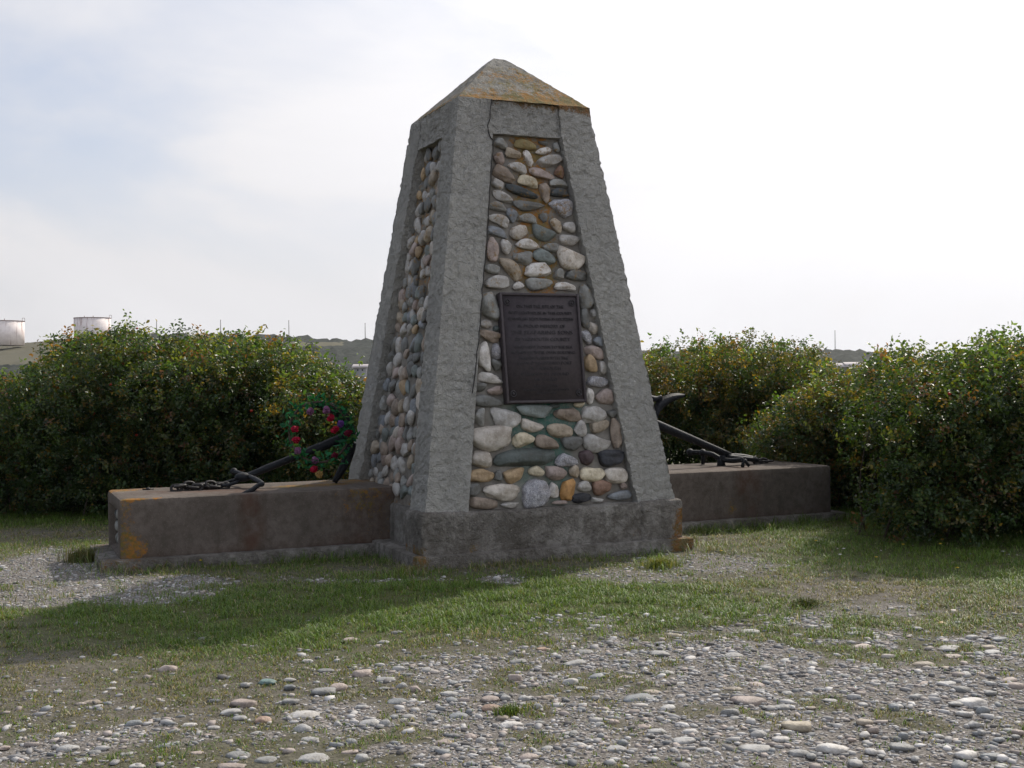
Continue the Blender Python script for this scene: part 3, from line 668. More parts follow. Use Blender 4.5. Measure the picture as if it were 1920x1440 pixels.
def ring_link(mb, c, ax, n, L, Wd, r):
    ax = ax/np.linalg.norm(ax); n = n-ax*np.dot(n, ax); n /= np.linalg.norm(n); an = np.linspace(0, 2*math.pi, 17)
    P = np.array([c+ax*L*math.copysign(abs(math.cos(a))**.8, math.cos(a))+n*Wd*math.copysign(abs(math.sin(a))**.8, math.sin(a)) for a in an])
    mb.tube(P, r, 7, up=np.cross(ax, n))
YP = 0.52; Y3 = np.array([0, 1., 0])
ztop = WH
def pl(px, py, y=YP): return on_y(px, py, y)
# left anchor
base = on_y(470, 905, YP)*np.array([1, 1, 0])+np.array([0, 0, ztop])
anc = thing('anchor', base, 'black iron anchor with a short chain lying on the wall left of the monument', 'anchor')
tipL, armA, crown, armB, armC, tipU = pl(627, 905), pl(650, 862), pl(657, 826), pl(647, 786), pl(615, 762), pl(566, 757)
tipL[2] = max(tipL[2], ztop+.012)
sh0, sh1 = pl(452, 897), pl(651, 818)
mb = MB(); ts_ = np.linspace(0, 1, 14)[:, None]
mb.tube(sh0+(sh1-sh0)*ts_, 0.027+.020*ts_[:, 0]+.007*np.abs(vn(sh0+(sh1-sh0)*ts_, 30, 3)), 9); mb.build('shank', M_IRON, anc, None, True)
mb = MB(); A = spline([tipL, armA, crown, armB, armC, pl(585, 757)], 7); n = len(A)
mb.tube(A, .018+.040*np.sin(np.linspace(0.12, math.pi-.12, n))**.8, 9); mb.build('arms', M_IRON, anc, None, True)
for tp, bk in ((tipU, pl(606, 760)), (tipL, pl(648, 862))):
    mb = MB(); ax = (tp-bk)/np.linalg.norm(tp-bk); fluke(mb, tp, bk, .085, np.cross(ax, Y3), .016); mb.build('fluke', M_IRON, anc)
mb = MB()
kk = pl(466, 893); st_ = spline([kk+Y3*.40+np.array([-.06, 0, .02]), kk+Y3*.2, kk, kk-Y3*.22+np.array([.03, 0, -.02]), kk-Y3*.36+np.array([.05, 0, -.045]), on_y(484, 910, .13), on_y(472, 919, .075), on_y(458, 926, .03)], 6)
mb.tube(st_, .021+.005*np.abs(vn(st_, 25, 2)), 9); V, Fs = ico(2); mb.add(V*.036+st_[0], Fs); mb.add(V*np.array([.03, .024, .02])+st_[-1], Fs)
mb.add(V*np.array([.085, .055, .045])+kk+np.array([-.05, 0, -.005]), Fs); mb.build('stock', M_IRON, anc, None, True)
mb = MB(); ring_link(mb, pl(432, 905)+np.array([0, 0, .0]), np.array([1, 0, .25]), np.array([0, 1., .2]), .075, .05, .016); sk = mb.build('shackle', M_IRON, anc, None, True)
ch0 = None
for i in range(15):
    px = 420-i*6.4; c = on_y(px, 909, YP); c = np.array([c[0], YP+.03*math.sin(i*1.3), ztop+.026+(0.02 if i % 3 == 1 else 0)])
    mb = MB(); ring_link(mb, c, np.array([1, .35*math.sin(i*2.1), .12*math.cos(i)]), np.array([0, 1., 0]) if i % 2 else np.array([0, .45, 1.]), .048, .030, .0135)
    if ch0 is None: ch0 = mb.build('chain', M_CHAIN, anc, c, True)
    else: mb.build('chain_link', M_CHAIN, ch0, c, True)
# a stub of cut bolt on the wall top
c = on_z(278, 919, ztop)
mb = MB().tube(np.array([c, c+[0, 0, .018], c+[0, 0, .024]]), [.022, .02, .008], 8, up=(0, 1, 0)).tube(np.array([c+[-.05, 0, .008], c+[.05, .02, .008]]), .008, 6)
tag(mb.build('bolt_stub', M_CHAIN), 'small rusty bolt stub on top of the left wall near its free end', 'bolt')
# right anchor
base = on_y(1390, 862, YP)*np.array([1, 1, 0])+np.array([0, 0, ztop])
anc2 = thing('anchor', base, 'black iron anchor on the right wall, partly hidden behind the monument', 'anchor')
crown = pl(1180, 774); s0 = pl(1368, 853); s0[2] = max(s0[2], ztop+.04)
mb = MB(); mb.tube(s0+(crown-s0)*ts_, .034+.022*ts_[:, 0], 9); mb.build('shank', M_IRON, anc2, None, True)
up_arm = spline([crown+np.array([-.02, 0, -.02]), pl(1186, 752), pl(1206, 744), pl(1228, 748), pl(1240, 744)], 7)
lw_tip = np.array([crown[0]+.32, YP, ztop+.015])
lw_arm = spline([crown+np.array([-.02, 0, .02]), crown+np.array([-.01, 0, -.18]), (crown+lw_tip)/2+np.array([.02, 0, -.16]), lw_tip], 7)
mb = MB(); mb.tube(up_arm, np.linspace(.055, .022, len(up_arm)), 9); mb.tube(lw_arm, np.linspace(.055, .022, len(lw_arm)), 9); mb.build('arms', M_IRON, anc2, None, True)
# visible palm: curved blade
mb = MB(); pal = spline([pl(1226, 766), pl(1233, 752), pl(1250, 742.5), pl(1268, 739), pl(1284, 741)], 6); n = len(pal)
w = np.linspace(1, .02, n)**.75; Vp = []
for i, q in enumerate(pal):
    dn = np.array([.25, 0, -.95])*.12*w[i]
    Vp += [q-Y3*.045*w[i]+dn*.8, q+np.array([0, 0, .012]), q+Y3*.045*w[i]+dn*.8, q+dn*1.15-np.array([0, 0, .012])]
Fs = []
for i in range(n-1):
    for k in range(4): Fs.append([i*4+k, i*4+(k+1) % 4, i*4+4+(k+1) % 4, i*4+4+k])
Fs += [[0, 1, 2, 3], [n*4-4, n*4-1, n*4-2, n*4-3]]
mb.add(Vp, Fs); mb.build('fluke', M_IRON, anc2, None, True)
mb = MB(); fluke(mb, lw_tip, lw_arm[-8], .085, np.array([-.6, 0, .8]), .016); mb.build('fluke', M_IRON, anc2)
kk = pl(1352, 853); kk[2] = ztop+.075
mb = MB(); st_ = spline([on_y(1294, 848, .9), on_y(1318, 849, .78), on_y(1335, 852, .62), kk, kk-Y3*.16+np.array([.03, 0, -.01]), on_y(1393, 862, .2)], 6)
mb.tube(st_, .028, 9); V, Fs = ico(2)
for q in (st_[0], st_[6], kk+np.array([.02, 0, .01])): mb.add(V*.043+q, Fs)
fo = on_y(1396, 866, .2)
for dx in (-.04, .05): mb.tube(np.array([fo+[0, 0, .02], fo+[dx*.5, 0, -.01], [fo[0]+dx, fo[1]-.02, ztop+.012]]), [.022, .018, .02], 7)
mb.tube(np.array([[st_[6][0], st_[6][1], ztop], st_[6]]), .02, 7); mb.tube(np.array([kk-[0, 0, .075], kk]), [.05, .035], 8)
mb.build('stock', M_IRON, anc2, None, True)
q0 = pl(1360, 851); q0[2] = ztop+.10; q1 = pl(1418, 859); q1[2] = ztop+.05
mb = MB(); mb.tube(spline([q0, (q0+q1)/2+[0, 0, .015], q1], 6), .034, 9); mb.tube(spline([q0-Y3*.06, (q0+q1)/2-Y3*.08, q1-Y3*.02], 6), .026, 8)
mb.build('shackle', M_IRON, anc2, None, True)
ch0 = None
for i in range(4):
    c = pl(1420+i*7, 861); c = np.array([c[0], YP+.03*math.sin(i), ztop+.028])
    mb = MB(); ring_link(mb, c, np.array([1, .3*math.sin(i*2.), 0]), np.array([0, 1., 0]) if i % 2 else np.array([0, .4, 1.]), .05, .03, .013)
    if ch0 is None: ch0 = mb.build('chain', M_CHAIN, anc2, c, True)
    else: mb.build('chain_link', M_CHAIN, ch0, c, True)

# ------------------------------------------------------------------ leaves
def leaves(P, N, size, col, fold=0.35, aspect=0.62):
    """diamond leaves with a fold: P base points, N facing normals"""
    n = len(P); N = N/(np.linalg.norm(N, axis=1)[:, None]+1e-9)
    R = rng.normal(size=(n, 3)); A = np.cross(N, R); A /= np.linalg.norm(A, axis=1)[:, None]+1e-9; B = np.cross(N, A)
    s = size[:, None]; V = np.empty((n, 6, 3))
    V[:, 0] = P-A*s*.5; V[:, 1] = P-A*s*.12+B*s*aspect*.42+N*s*fold*.25; V[:, 2] = P-A*s*.12-B*s*aspect*.42+N*s*fold*.25
    V[:, 3] = P+A*s*.5-N*s*.10; V[:, 4] = P+A*s*.22+B*s*aspect*.33+N*s*fold*.18; V[:, 5] = P+A*s*.22-B*s*aspect*.33+N*s*fold*.18
    b = (np.arange(n)*6)[:, None]
    Fs = np.concatenate([b+np.array([0, 3, 4]), b+np.array([0, 4, 1]), b+np.array([0, 5, 3]), b+np.array([0, 2, 5])])
    return V.reshape(-1, 3), Fs, np.repeat(col, 6, 0)
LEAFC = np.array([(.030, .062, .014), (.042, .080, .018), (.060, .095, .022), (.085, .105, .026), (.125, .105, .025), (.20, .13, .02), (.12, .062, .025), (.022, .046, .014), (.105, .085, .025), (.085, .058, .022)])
def bush(name, sil, d0, depth, label, nleaf, hips, yellow, skirt=0.10, seed=0):
    """sil: top outline as (px, py) pairs; the bush stands from distance d0 back to d0+depth"""
    r = np.random.default_rng(seed); sil = np.array(sil, float); lumps = []
    pxs = np.arange(sil[0, 0]+30, sil[-1, 0]-24, 38)
    nrow = max(2, int(depth/0.55))
    for j in range(nrow):
        d = d0+0.35+j*(depth-0.5)/max(1, nrow-1); f = j/max(1, nrow-1)
        for p in pxs:
            p_ = p+r.uniform(-20, 20); py = np.interp(p_, sil[:, 0], sil[:, 1]); top = far(p_, py, d)
            zt = top[2]*(0.86+0.17*math.sin(math.pi*min(1, .22+f*.6))) + r.uniform(-.14, .07)
            for hfr in ((.9, .62, .36, .12) if j == 0 else (.92, .6)):
                rr = r.uniform(.24, .50); z = max(rr*.6, zt*hfr+(0 if hfr > .8 else r.uniform(-.1, .1))-rr*(.75 if hfr > .8 else .2))
                off = FWD*(r.uniform(-.34, .25)+(.18*(1-hfr) if j == 0 else 0)); lumps.append((top[0]+off[0], top[1]+off[1], z, rr, rr*r.uniform(.75, 1.0)))
    Lm = np.array(lumps); wts = Lm[:, 3]**2; wts /= wts.sum(); nT = nleaf//7
    idx = r.choice(len(Lm), nT, p=wts); D = r.normal(size=(nT, 3)); D /= np.linalg.norm(D, axis=1)[:, None]; D[:, 2] = np.where(r.random(nT) < .4, np.abs(D[:, 2]), D[:, 2])
    rad_ = np.where(r.random(nT) < .85, r.uniform(.86, 1.10, nT), r.uniform(.5, .9, nT))
    T0 = Lm[idx, :3]+D*rad_[:, None]*Lm[idx][:, [3, 3, 4]]; T0 += .08*np.stack([vn(T0, 6, 1), vn(T0, 6, 2), vn(T0, 6, 3)], 1)
    keep = (T0[:, 2] > skirt+.1*vn(T0, 3, 6)) & (T0[:, 1] > (1.10 if 'wall' in name else -99)); T0 = T0[keep]; D = D[keep]; idx = idx[keep]; nT = len(T0)
    TN = D*.8+r.normal(size=(nT, 3))*.45+np.array([0, 0, .5]); TN /= np.linalg.norm(TN, axis=1)[:, None]; tk = np.repeat(np.arange(nT), 12); n = len(tk)
    P = T0[tk]+r.normal(size=(n, 3))*.034; D = D[tk]; N = TN[tk]+r.normal(size=(n, 3))*.5; lump_k = r.random(len(Lm))[idx]
    # colour: green clumps, some yellowing and browning sprigs
    k = r.choice(8, nT, p=[.2, .25, .2, .11, .05, .02, .02, .15])
    spot = vn(T0, 2.6, seed+3)*.6+vn(T0, 9, seed+8)*.4
    k = np.where((spot > .34-.40*yellow) & (r.random(nT) < .5+.25*yellow), r.choice([3, 3, 8, 4, 8, 9, 5] if yellow > .5 else [2, 3, 3, 8, 4, 8, 6], nT), k)
    kl = np.where(r.random(n) < .82, k[tk], r.choice(8, n, p=[.15, .2, .2, .15, .1, .07, .03, .1]))
    c = LEAFC[kl]*.92*r.uniform(.75, 1.25, (n, 1))*(r.uniform(.7, 1.2, nT)*(.85+.3*lump_k))[tk][:, None]
    V, Fs, cc = leaves(P, N, r.uniform(.026, .054, n), c)
    # young shoots standing out of the outline
    ns = int(nleaf/420); ti = r.choice(np.where(Lm[:, 2] > np.median(Lm[:, 2]))[0], ns); sd_ = r.normal(size=(ns, 3))*np.array([.5, .5, .2])+np.array([0, 0, .9]); sd_ /= np.linalg.norm(sd_, axis=1)[:, None]
    s0 = Lm[ti, :3]+sd_*Lm[ti][:, [3, 3, 4]]*.85; sl = r.uniform(.08, .30, ns); q = np.repeat(np.arange(ns), 14); tq = r.uniform(.1, 1, len(q))
    Ps = s0[q]+sd_[q]*(sl[q]*tq)[:, None]+r.normal(size=(len(q), 3))*(.045*(1.2-.6*tq))[:, None]
    Vs, Fs_, cs_ = leaves(Ps, r.normal(size=(len(q), 3))+np.array([0, 0, .8]), r.uniform(.04, .07, len(q)), (LEAFC[r.choice([1, 2, 3, 4, 6], ns, p=[.3, .3, .2, .12, .08])]*1.5)[q]*r.uniform(.75, 1.2, (len(q), 1)))
    Fs = np.vstack([Fs, Fs_+len(V)]); V = np.vstack([V, Vs]); cc = np.vstack([cc, cs_])
    # leaves of the inside, down to the ground
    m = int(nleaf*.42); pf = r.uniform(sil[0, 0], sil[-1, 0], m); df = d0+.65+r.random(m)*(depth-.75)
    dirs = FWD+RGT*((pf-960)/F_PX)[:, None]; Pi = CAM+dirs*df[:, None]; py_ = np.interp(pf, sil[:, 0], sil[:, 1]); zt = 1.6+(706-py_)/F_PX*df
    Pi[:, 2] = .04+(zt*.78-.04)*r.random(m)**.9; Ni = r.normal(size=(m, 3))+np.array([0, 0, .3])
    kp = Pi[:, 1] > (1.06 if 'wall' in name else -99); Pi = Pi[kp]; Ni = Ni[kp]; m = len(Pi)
    V2, F2, c2 = leaves(Pi, Ni, r.uniform(.055, .095, m), LEAFC[r.choice([0, 1, 7, 7], m)]*r.uniform(.8, 1.1, (m, 1)))  # darker greens inside: shade of the gaps between clumps put into leaf colour
    F2 = F2+len(V); V = np.vstack([V, V2]); Fs = np.vstack([Fs, F2]); cc = np.vstack([cc, c2])
    base = np.array([Lm[:, 0].mean(), Lm[:, 1].mean(), 0])
    root = thing('rose_bush', base, label, 'bush')
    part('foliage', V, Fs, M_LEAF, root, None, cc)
    mb = MB()
    for i in range(int(len(Lm)*.55)):
        a = Lm[r.integers(len(Lm))].copy(); a[:2] += FWD[:2]*.45; b0 = np.array([a[0]+r.uniform(-.25, .25), a[1]+r.uniform(-.2, .2), -.02]); tp = np.array([a[0]+r.uniform(-.2, .2), a[1]+r.uniform(-.2, .2), a[2]+a[4]*r.uniform(.3, 1.1)])
        mb.tube(bez([b0, b0*.5+tp*.5+r.normal(size=3)*[.15, .15, .05], tp], 6), np.linspace(.012, .004, 6), 4)
    mb.build('stems', M_STEM, root)
    # rose hips on the side seen from the path
    hv = None; vis = np.where((D@FWD < -.1) & (P[:, 2] > .5))[0]
    for i in r.choice(vis, min(hips, len(vis)), replace=False):
        q = P[i]-FWD*.03
        if hv is None:
            Vh, Fh = ico(2); Vh = Vh*np.array([.017, .017, .015]); hv = mesh_np('rose_hip', Vh, Fh, M_HIP, None, True)
        link('rose_hip', hv, root, q).scale = (1, 1, 1)
    return root
bush('rose_bush', [(-150,705),(-60,702),(0,690),(60,682),(110,668),(140,690)], 14.2, 2.6, 'low dark green rose bush at the left edge of the photo', 26000, 8, .15, seed=1)
bush('rose_bush', [(95,660),(112,630),(135,615),(170,616),(200,606),(235,600),(280,622),(330,618),(345,640)], 14.0, 2.8, 'tall dark rose bush with red hips below the right storage tank', 40000, 22, .2, seed=2)
bush('rose_bush_wall', [(335,625),(355,612),(378,604),(400,625),(430,632),(455,618),(490,617),(525,624),(545,650)], 13.9, 2.8, 'tall rose bush with red hips behind the middle of the left wall', 40000, 22, .3, seed=3)
bush('rose_bush_wall', [(535,650),(570,665),(610,678),(645,692),(680,715),(720,750)], 13.6, 2.6, 'sunlit rose bush behind the wreath, sloping down to the left side of the monument', 30000, 16, .75, seed=4)
bush('rose_bush_wall', [(1150,655),(1215,640),(1260,634),(1300,630),(1345,627),(1400,620),(1440,628),(1500,640),(1540,655),(1570,685),(1590,720)], 16.2, 2.6, 'browning rounded rose bush behind the right wall and anchor', 52000, 6, 1.1, .55, seed=5)
bush('rose_bush', [(1435,790),(1460,745),(1500,725),(1560,703),(1600,690),(1640,668),(1690,655),(1735,665)], 13.9, 2.2, 'yellow green rose bush just right of the end of the right wall', 42000, 6, .9, .12, seed=6)
bush('rose_bush', [(1650,668),(1700,650),(1760,655),(1820,640),(1850,614),(1890,624),(1960,620),(2050,620),(2150,640)], 11.1, 3.0, 'large dark rose bush with red hips at the right edge of the photo', 62000, 14, .35, .06, seed=7)

# ------------------------------------------------------------------ wreath
wc = pl(598, 810, .36); wr = thing('wreath', wc, 'wreath of green leaves with red and purple cloth flowers hung on the left anchor', 'wreath')
RW = .285; ex, ez = np.array([1., 0, 0]), np.array([0, .12, 1.]); ez /= np.linalg.norm(ez)
an = rng.uniform(0, 2*math.pi, 430); an = an[vn(np.stack([np.cos(an), np.sin(an), 0*an], 1), 2.6, 5) > -.42-.3*np.sin(an)*0]; nw = len(an); rr_ = RW+rng.normal(size=nw)*.040
P = wc+np.cos(an)[:, None]*ex*rr_[:, None]+np.sin(an)[:, None]*ez*rr_[:, None]+rng.normal(size=(nw, 3))*np.array([.015, .035, .015])
N = rng.normal(size=(nw, 3))+np.array([0, -.9, .5]); gc = np.array([(.012, .10, .035), (.022, .15, .06), (.010, .065, .028), (.06, .13, .03)])[rng.integers(0, 4, nw)]
V, Fs, cc = leaves(P, N, rng.uniform(.04, .085, nw), gc, .3, .5); part('leaves', V, Fs, M_PETAL, wr, None, cc)
mb = MB(); aa = np.linspace(0, 2*math.pi, 33); mb.tube(wc+np.cos(aa)[:, None]*ex*RW+np.sin(aa)[:, None]*ez*RW, .012, 6); mb.build('hoop', M_STEM, wr)
FL = [(581,771,'l'),(612,769,'l'),(620,783,'r'),(628,805,'r'),(638,795,'v'),(652,812,'m'),(552,804,'r'),(555,825,'r'),(558,845,'l'),(590,863,'l'),(588,879,'r'),(598,889,'y'),(627,855,'m')]
FC = {'l': (.30, .13, .26), 'r': (.45, .012, .05), 'v': (.16, .06, .30), 'm': (.16, .008, .03), 'y': (.5, .33, .12)}
for i, (x, y, c) in enumerate(FL):
    q = pl(x, y, .30); n = 34; th = np.arange(n)*2.4; ph = np.sqrt(np.arange(n)/n)
    D = np.stack([np.cos(th)*ph, -np.sqrt(1-ph*ph*.8), np.sin(th)*ph], 1)
    N = D+rng.normal(size=(n, 3))*.25; V, Fs, cc = leaves(q+D*np.array([.028, .022, .026])*rng.uniform(.7, 1.3, (n, 1)), N, rng.uniform(.026, .046, n), np.array(FC[c])*.75*rng.uniform(.7, 1.25, (n, 1)), .5, .9)
    part('flower', V, Fs, M_PETAL, wr, q, cc)

# ------------------------------------------------------------------ tanks, poles, houses on the hill
def tank(px0, px1, pytop, pybot, d, label):
    pa, pb = far(px0, pytop, d), far(px1, pytop, d); ct = (pa+pb)/2; R = np.linalg.norm(pb-pa)/2; zb = far((px0+px1)/2, pybot, d)[2]; zt = ct[2]
    root = thing('storage_tank', (ct[0], ct[1], zb), label, 'storage tank', 'storage tanks on the hill'); mb = MB(); n = 48
    mb.tube(np.array([[ct[0], ct[1], zb], [ct[0], ct[1], zt]]), R, n, up=(0, 1, 0)); mb.build('tank_shell', M_TANK, root, None, True)
    for p in bpy.data.objects[root.children[-1].name].data.polygons: p.use_smooth = abs(p.normal.z) < .5
    mb = MB(); mb.tube(np.array([[ct[0], ct[1], zt-.02], [ct[0], ct[1], zt+.18]]), R+.12, n, up=(0, 1, 0)); mb.build('rim', M_TANKRIM, root)
    mb = MB(); mb.tube(np.array([[ct[0], ct[1], zt+.18], [ct[0], ct[1], zt+.5]]), [R*.98, .3], n, up=(0, 1, 0)); mb.build('roof', M_TANK, root)
    e = ct+RGT*(R+.1); mb = MB()
    for dx in (-.3, .5): mb.tube(np.array([[e[0]+RGT[0]*dx, e[1]+RGT[1]*dx, zt-.2], [e[0]+RGT[0]*dx, e[1]+RGT[1]*dx, zt+1.1]]), .06, 5, up=(0, 1, 0))
    mb.tube(np.array([[*(e+RGT*-.3)[:2], zt+1.05], [*(e+RGT*.5)[:2], zt+1.05]]), .06, 5); mb.build('ladder_cage', M_TANKRIM, root)
    mb = MB()
    for fx in (-.45, .05): mb.tube(np.array([[*(ct+RGT*R*fx)[:2], zt+.1], [*(ct+RGT*R*fx)[:2], zt+.95]]), [.12, .1], 6, up=(0, 1, 0))
    mb.build('vent', M_TANKRIM, root)
tank(-30, 43, 603, 648, 395, 'rusty white storage tank cut off by the left edge of the photo')
tank(140, 206, 597, 650, 425, 'rust streaked white storage tank showing above the top of the rose bushes')
for px, y0, y1, lb in ((294, 601, 640, 'thin utility pole on the hill just right of the storage tanks'), (414, 601, 640, 'thin utility pole on the ridge between two bush tops, second from the tanks'), (542, 602, 645, 'thin utility pole on the ridge, third from the tanks'), (685, 607, 650, 'thin utility pole on the ridge nearest the left edge of the monument'), (1566, 621, 668, 'lone thin pole on the distant hill right of the monument')):
    t_, b_ = far(px, y0, 425), far(px, y1, 425); root = thing('utility_pole', b_, lb, 'pole', 'poles along the distant ridge'); t_[0], t_[1] = b_[0], b_[1]
    MB().tube(np.array([b_, t_]), [.16, .11], 6, up=(0, 1, 0)).build('pole', M_POLE, root)
    MB().tube(np.array([t_, t_+[0, 0, .25]]), .14, 5, up=(0, 1, 0)).build('pole_cap', M_TANKRIM, root)
def house(px, py, d, w, h, dep, label):
    c = far(px, py, d); root = thing('house', (c[0], c[1], c[2]-h), label, 'house', 'houses below the distant hill')
    f2 = np.array([FWD[0], FWD[1], 0]); f2 /= np.linalg.norm(f2); r2 = np.array([RGT[0], RGT[1], 0]); r2 /= np.linalg.norm(r2)
    def P(a, b, z): return c+r2*a+f2*b+np.array([0, 0, z])
    V = [P(-w, 0, -h*2.5), P(w, 0, -h*2.5), P(w, dep, -h*2.5), P(-w, dep, -h*2.5), P(-w, 0, -h*.45), P(w, 0, -h*.45), P(w, dep, -h*.45), P(-w, dep, -h*.45), P(-w, dep/2, 0), P(w, dep/2, 0)]
    mb = MB().add(V, [[0, 1, 5, 4], [1, 2, 6, 5], [2, 3, 7, 6], [3, 0, 4, 7]]); mb.add(V, [[4, 7, 8], [5, 9, 6]]); mb.build('wall', M_HOUSE, root)
    R = [P(-w-.3, -.4, -h*.5), P(w+.3, -.4, -h*.5), P(w+.3, dep/2, .05), P(-w-.3, dep/2, .05), P(-w-.3, dep+.4, -h*.5), P(w+.3, dep+.4, -h*.5)]
    R2 = [q+np.array([0, 0, .2]) for q in R]
    MB().add(R2+R, [[0, 1, 2, 3], [3, 2, 5, 4], [7, 6, 9, 8], [8, 9, 10, 11], [6, 7, 1, 0], [10, 11, 5, 4]]).build('roof', M_ROOF, root)
    for a in (-.5, .3):
        q = P(a*w, -.02, -h*1.2); MB().add([q, q+r2*w*.22, q+r2*w*.22+[0, 0, h*.4], q+[0, 0, h*.4], q+f2*.05, q+r2*w*.22+f2*.05, q+r2*w*.22+f2*.05+[0, 0, h*.4], q+f2*.05+[0, 0, h*.4]], [[0, 1, 2, 3], [4, 7, 6, 5], [0, 4, 5, 1], [3, 2, 6, 7]]).build('window', M_WINDOW, root)
house(675, 686, 175, .85, .6, 3, 'pale roofed house showing beside the left edge of the monument')
for px, py, w in ((1583, 684, 1.1), (1600, 682, .9), (1612, 686, 1.3)):
    house(px, py, 172, w, .8, 2, {1583: 'leftmost small pale house in the gap between the right bushes', 1600: 'middle small pale house in the gap between the right bushes', 1612: 'rightmost small pale house in the gap between the right bushes'}[px])

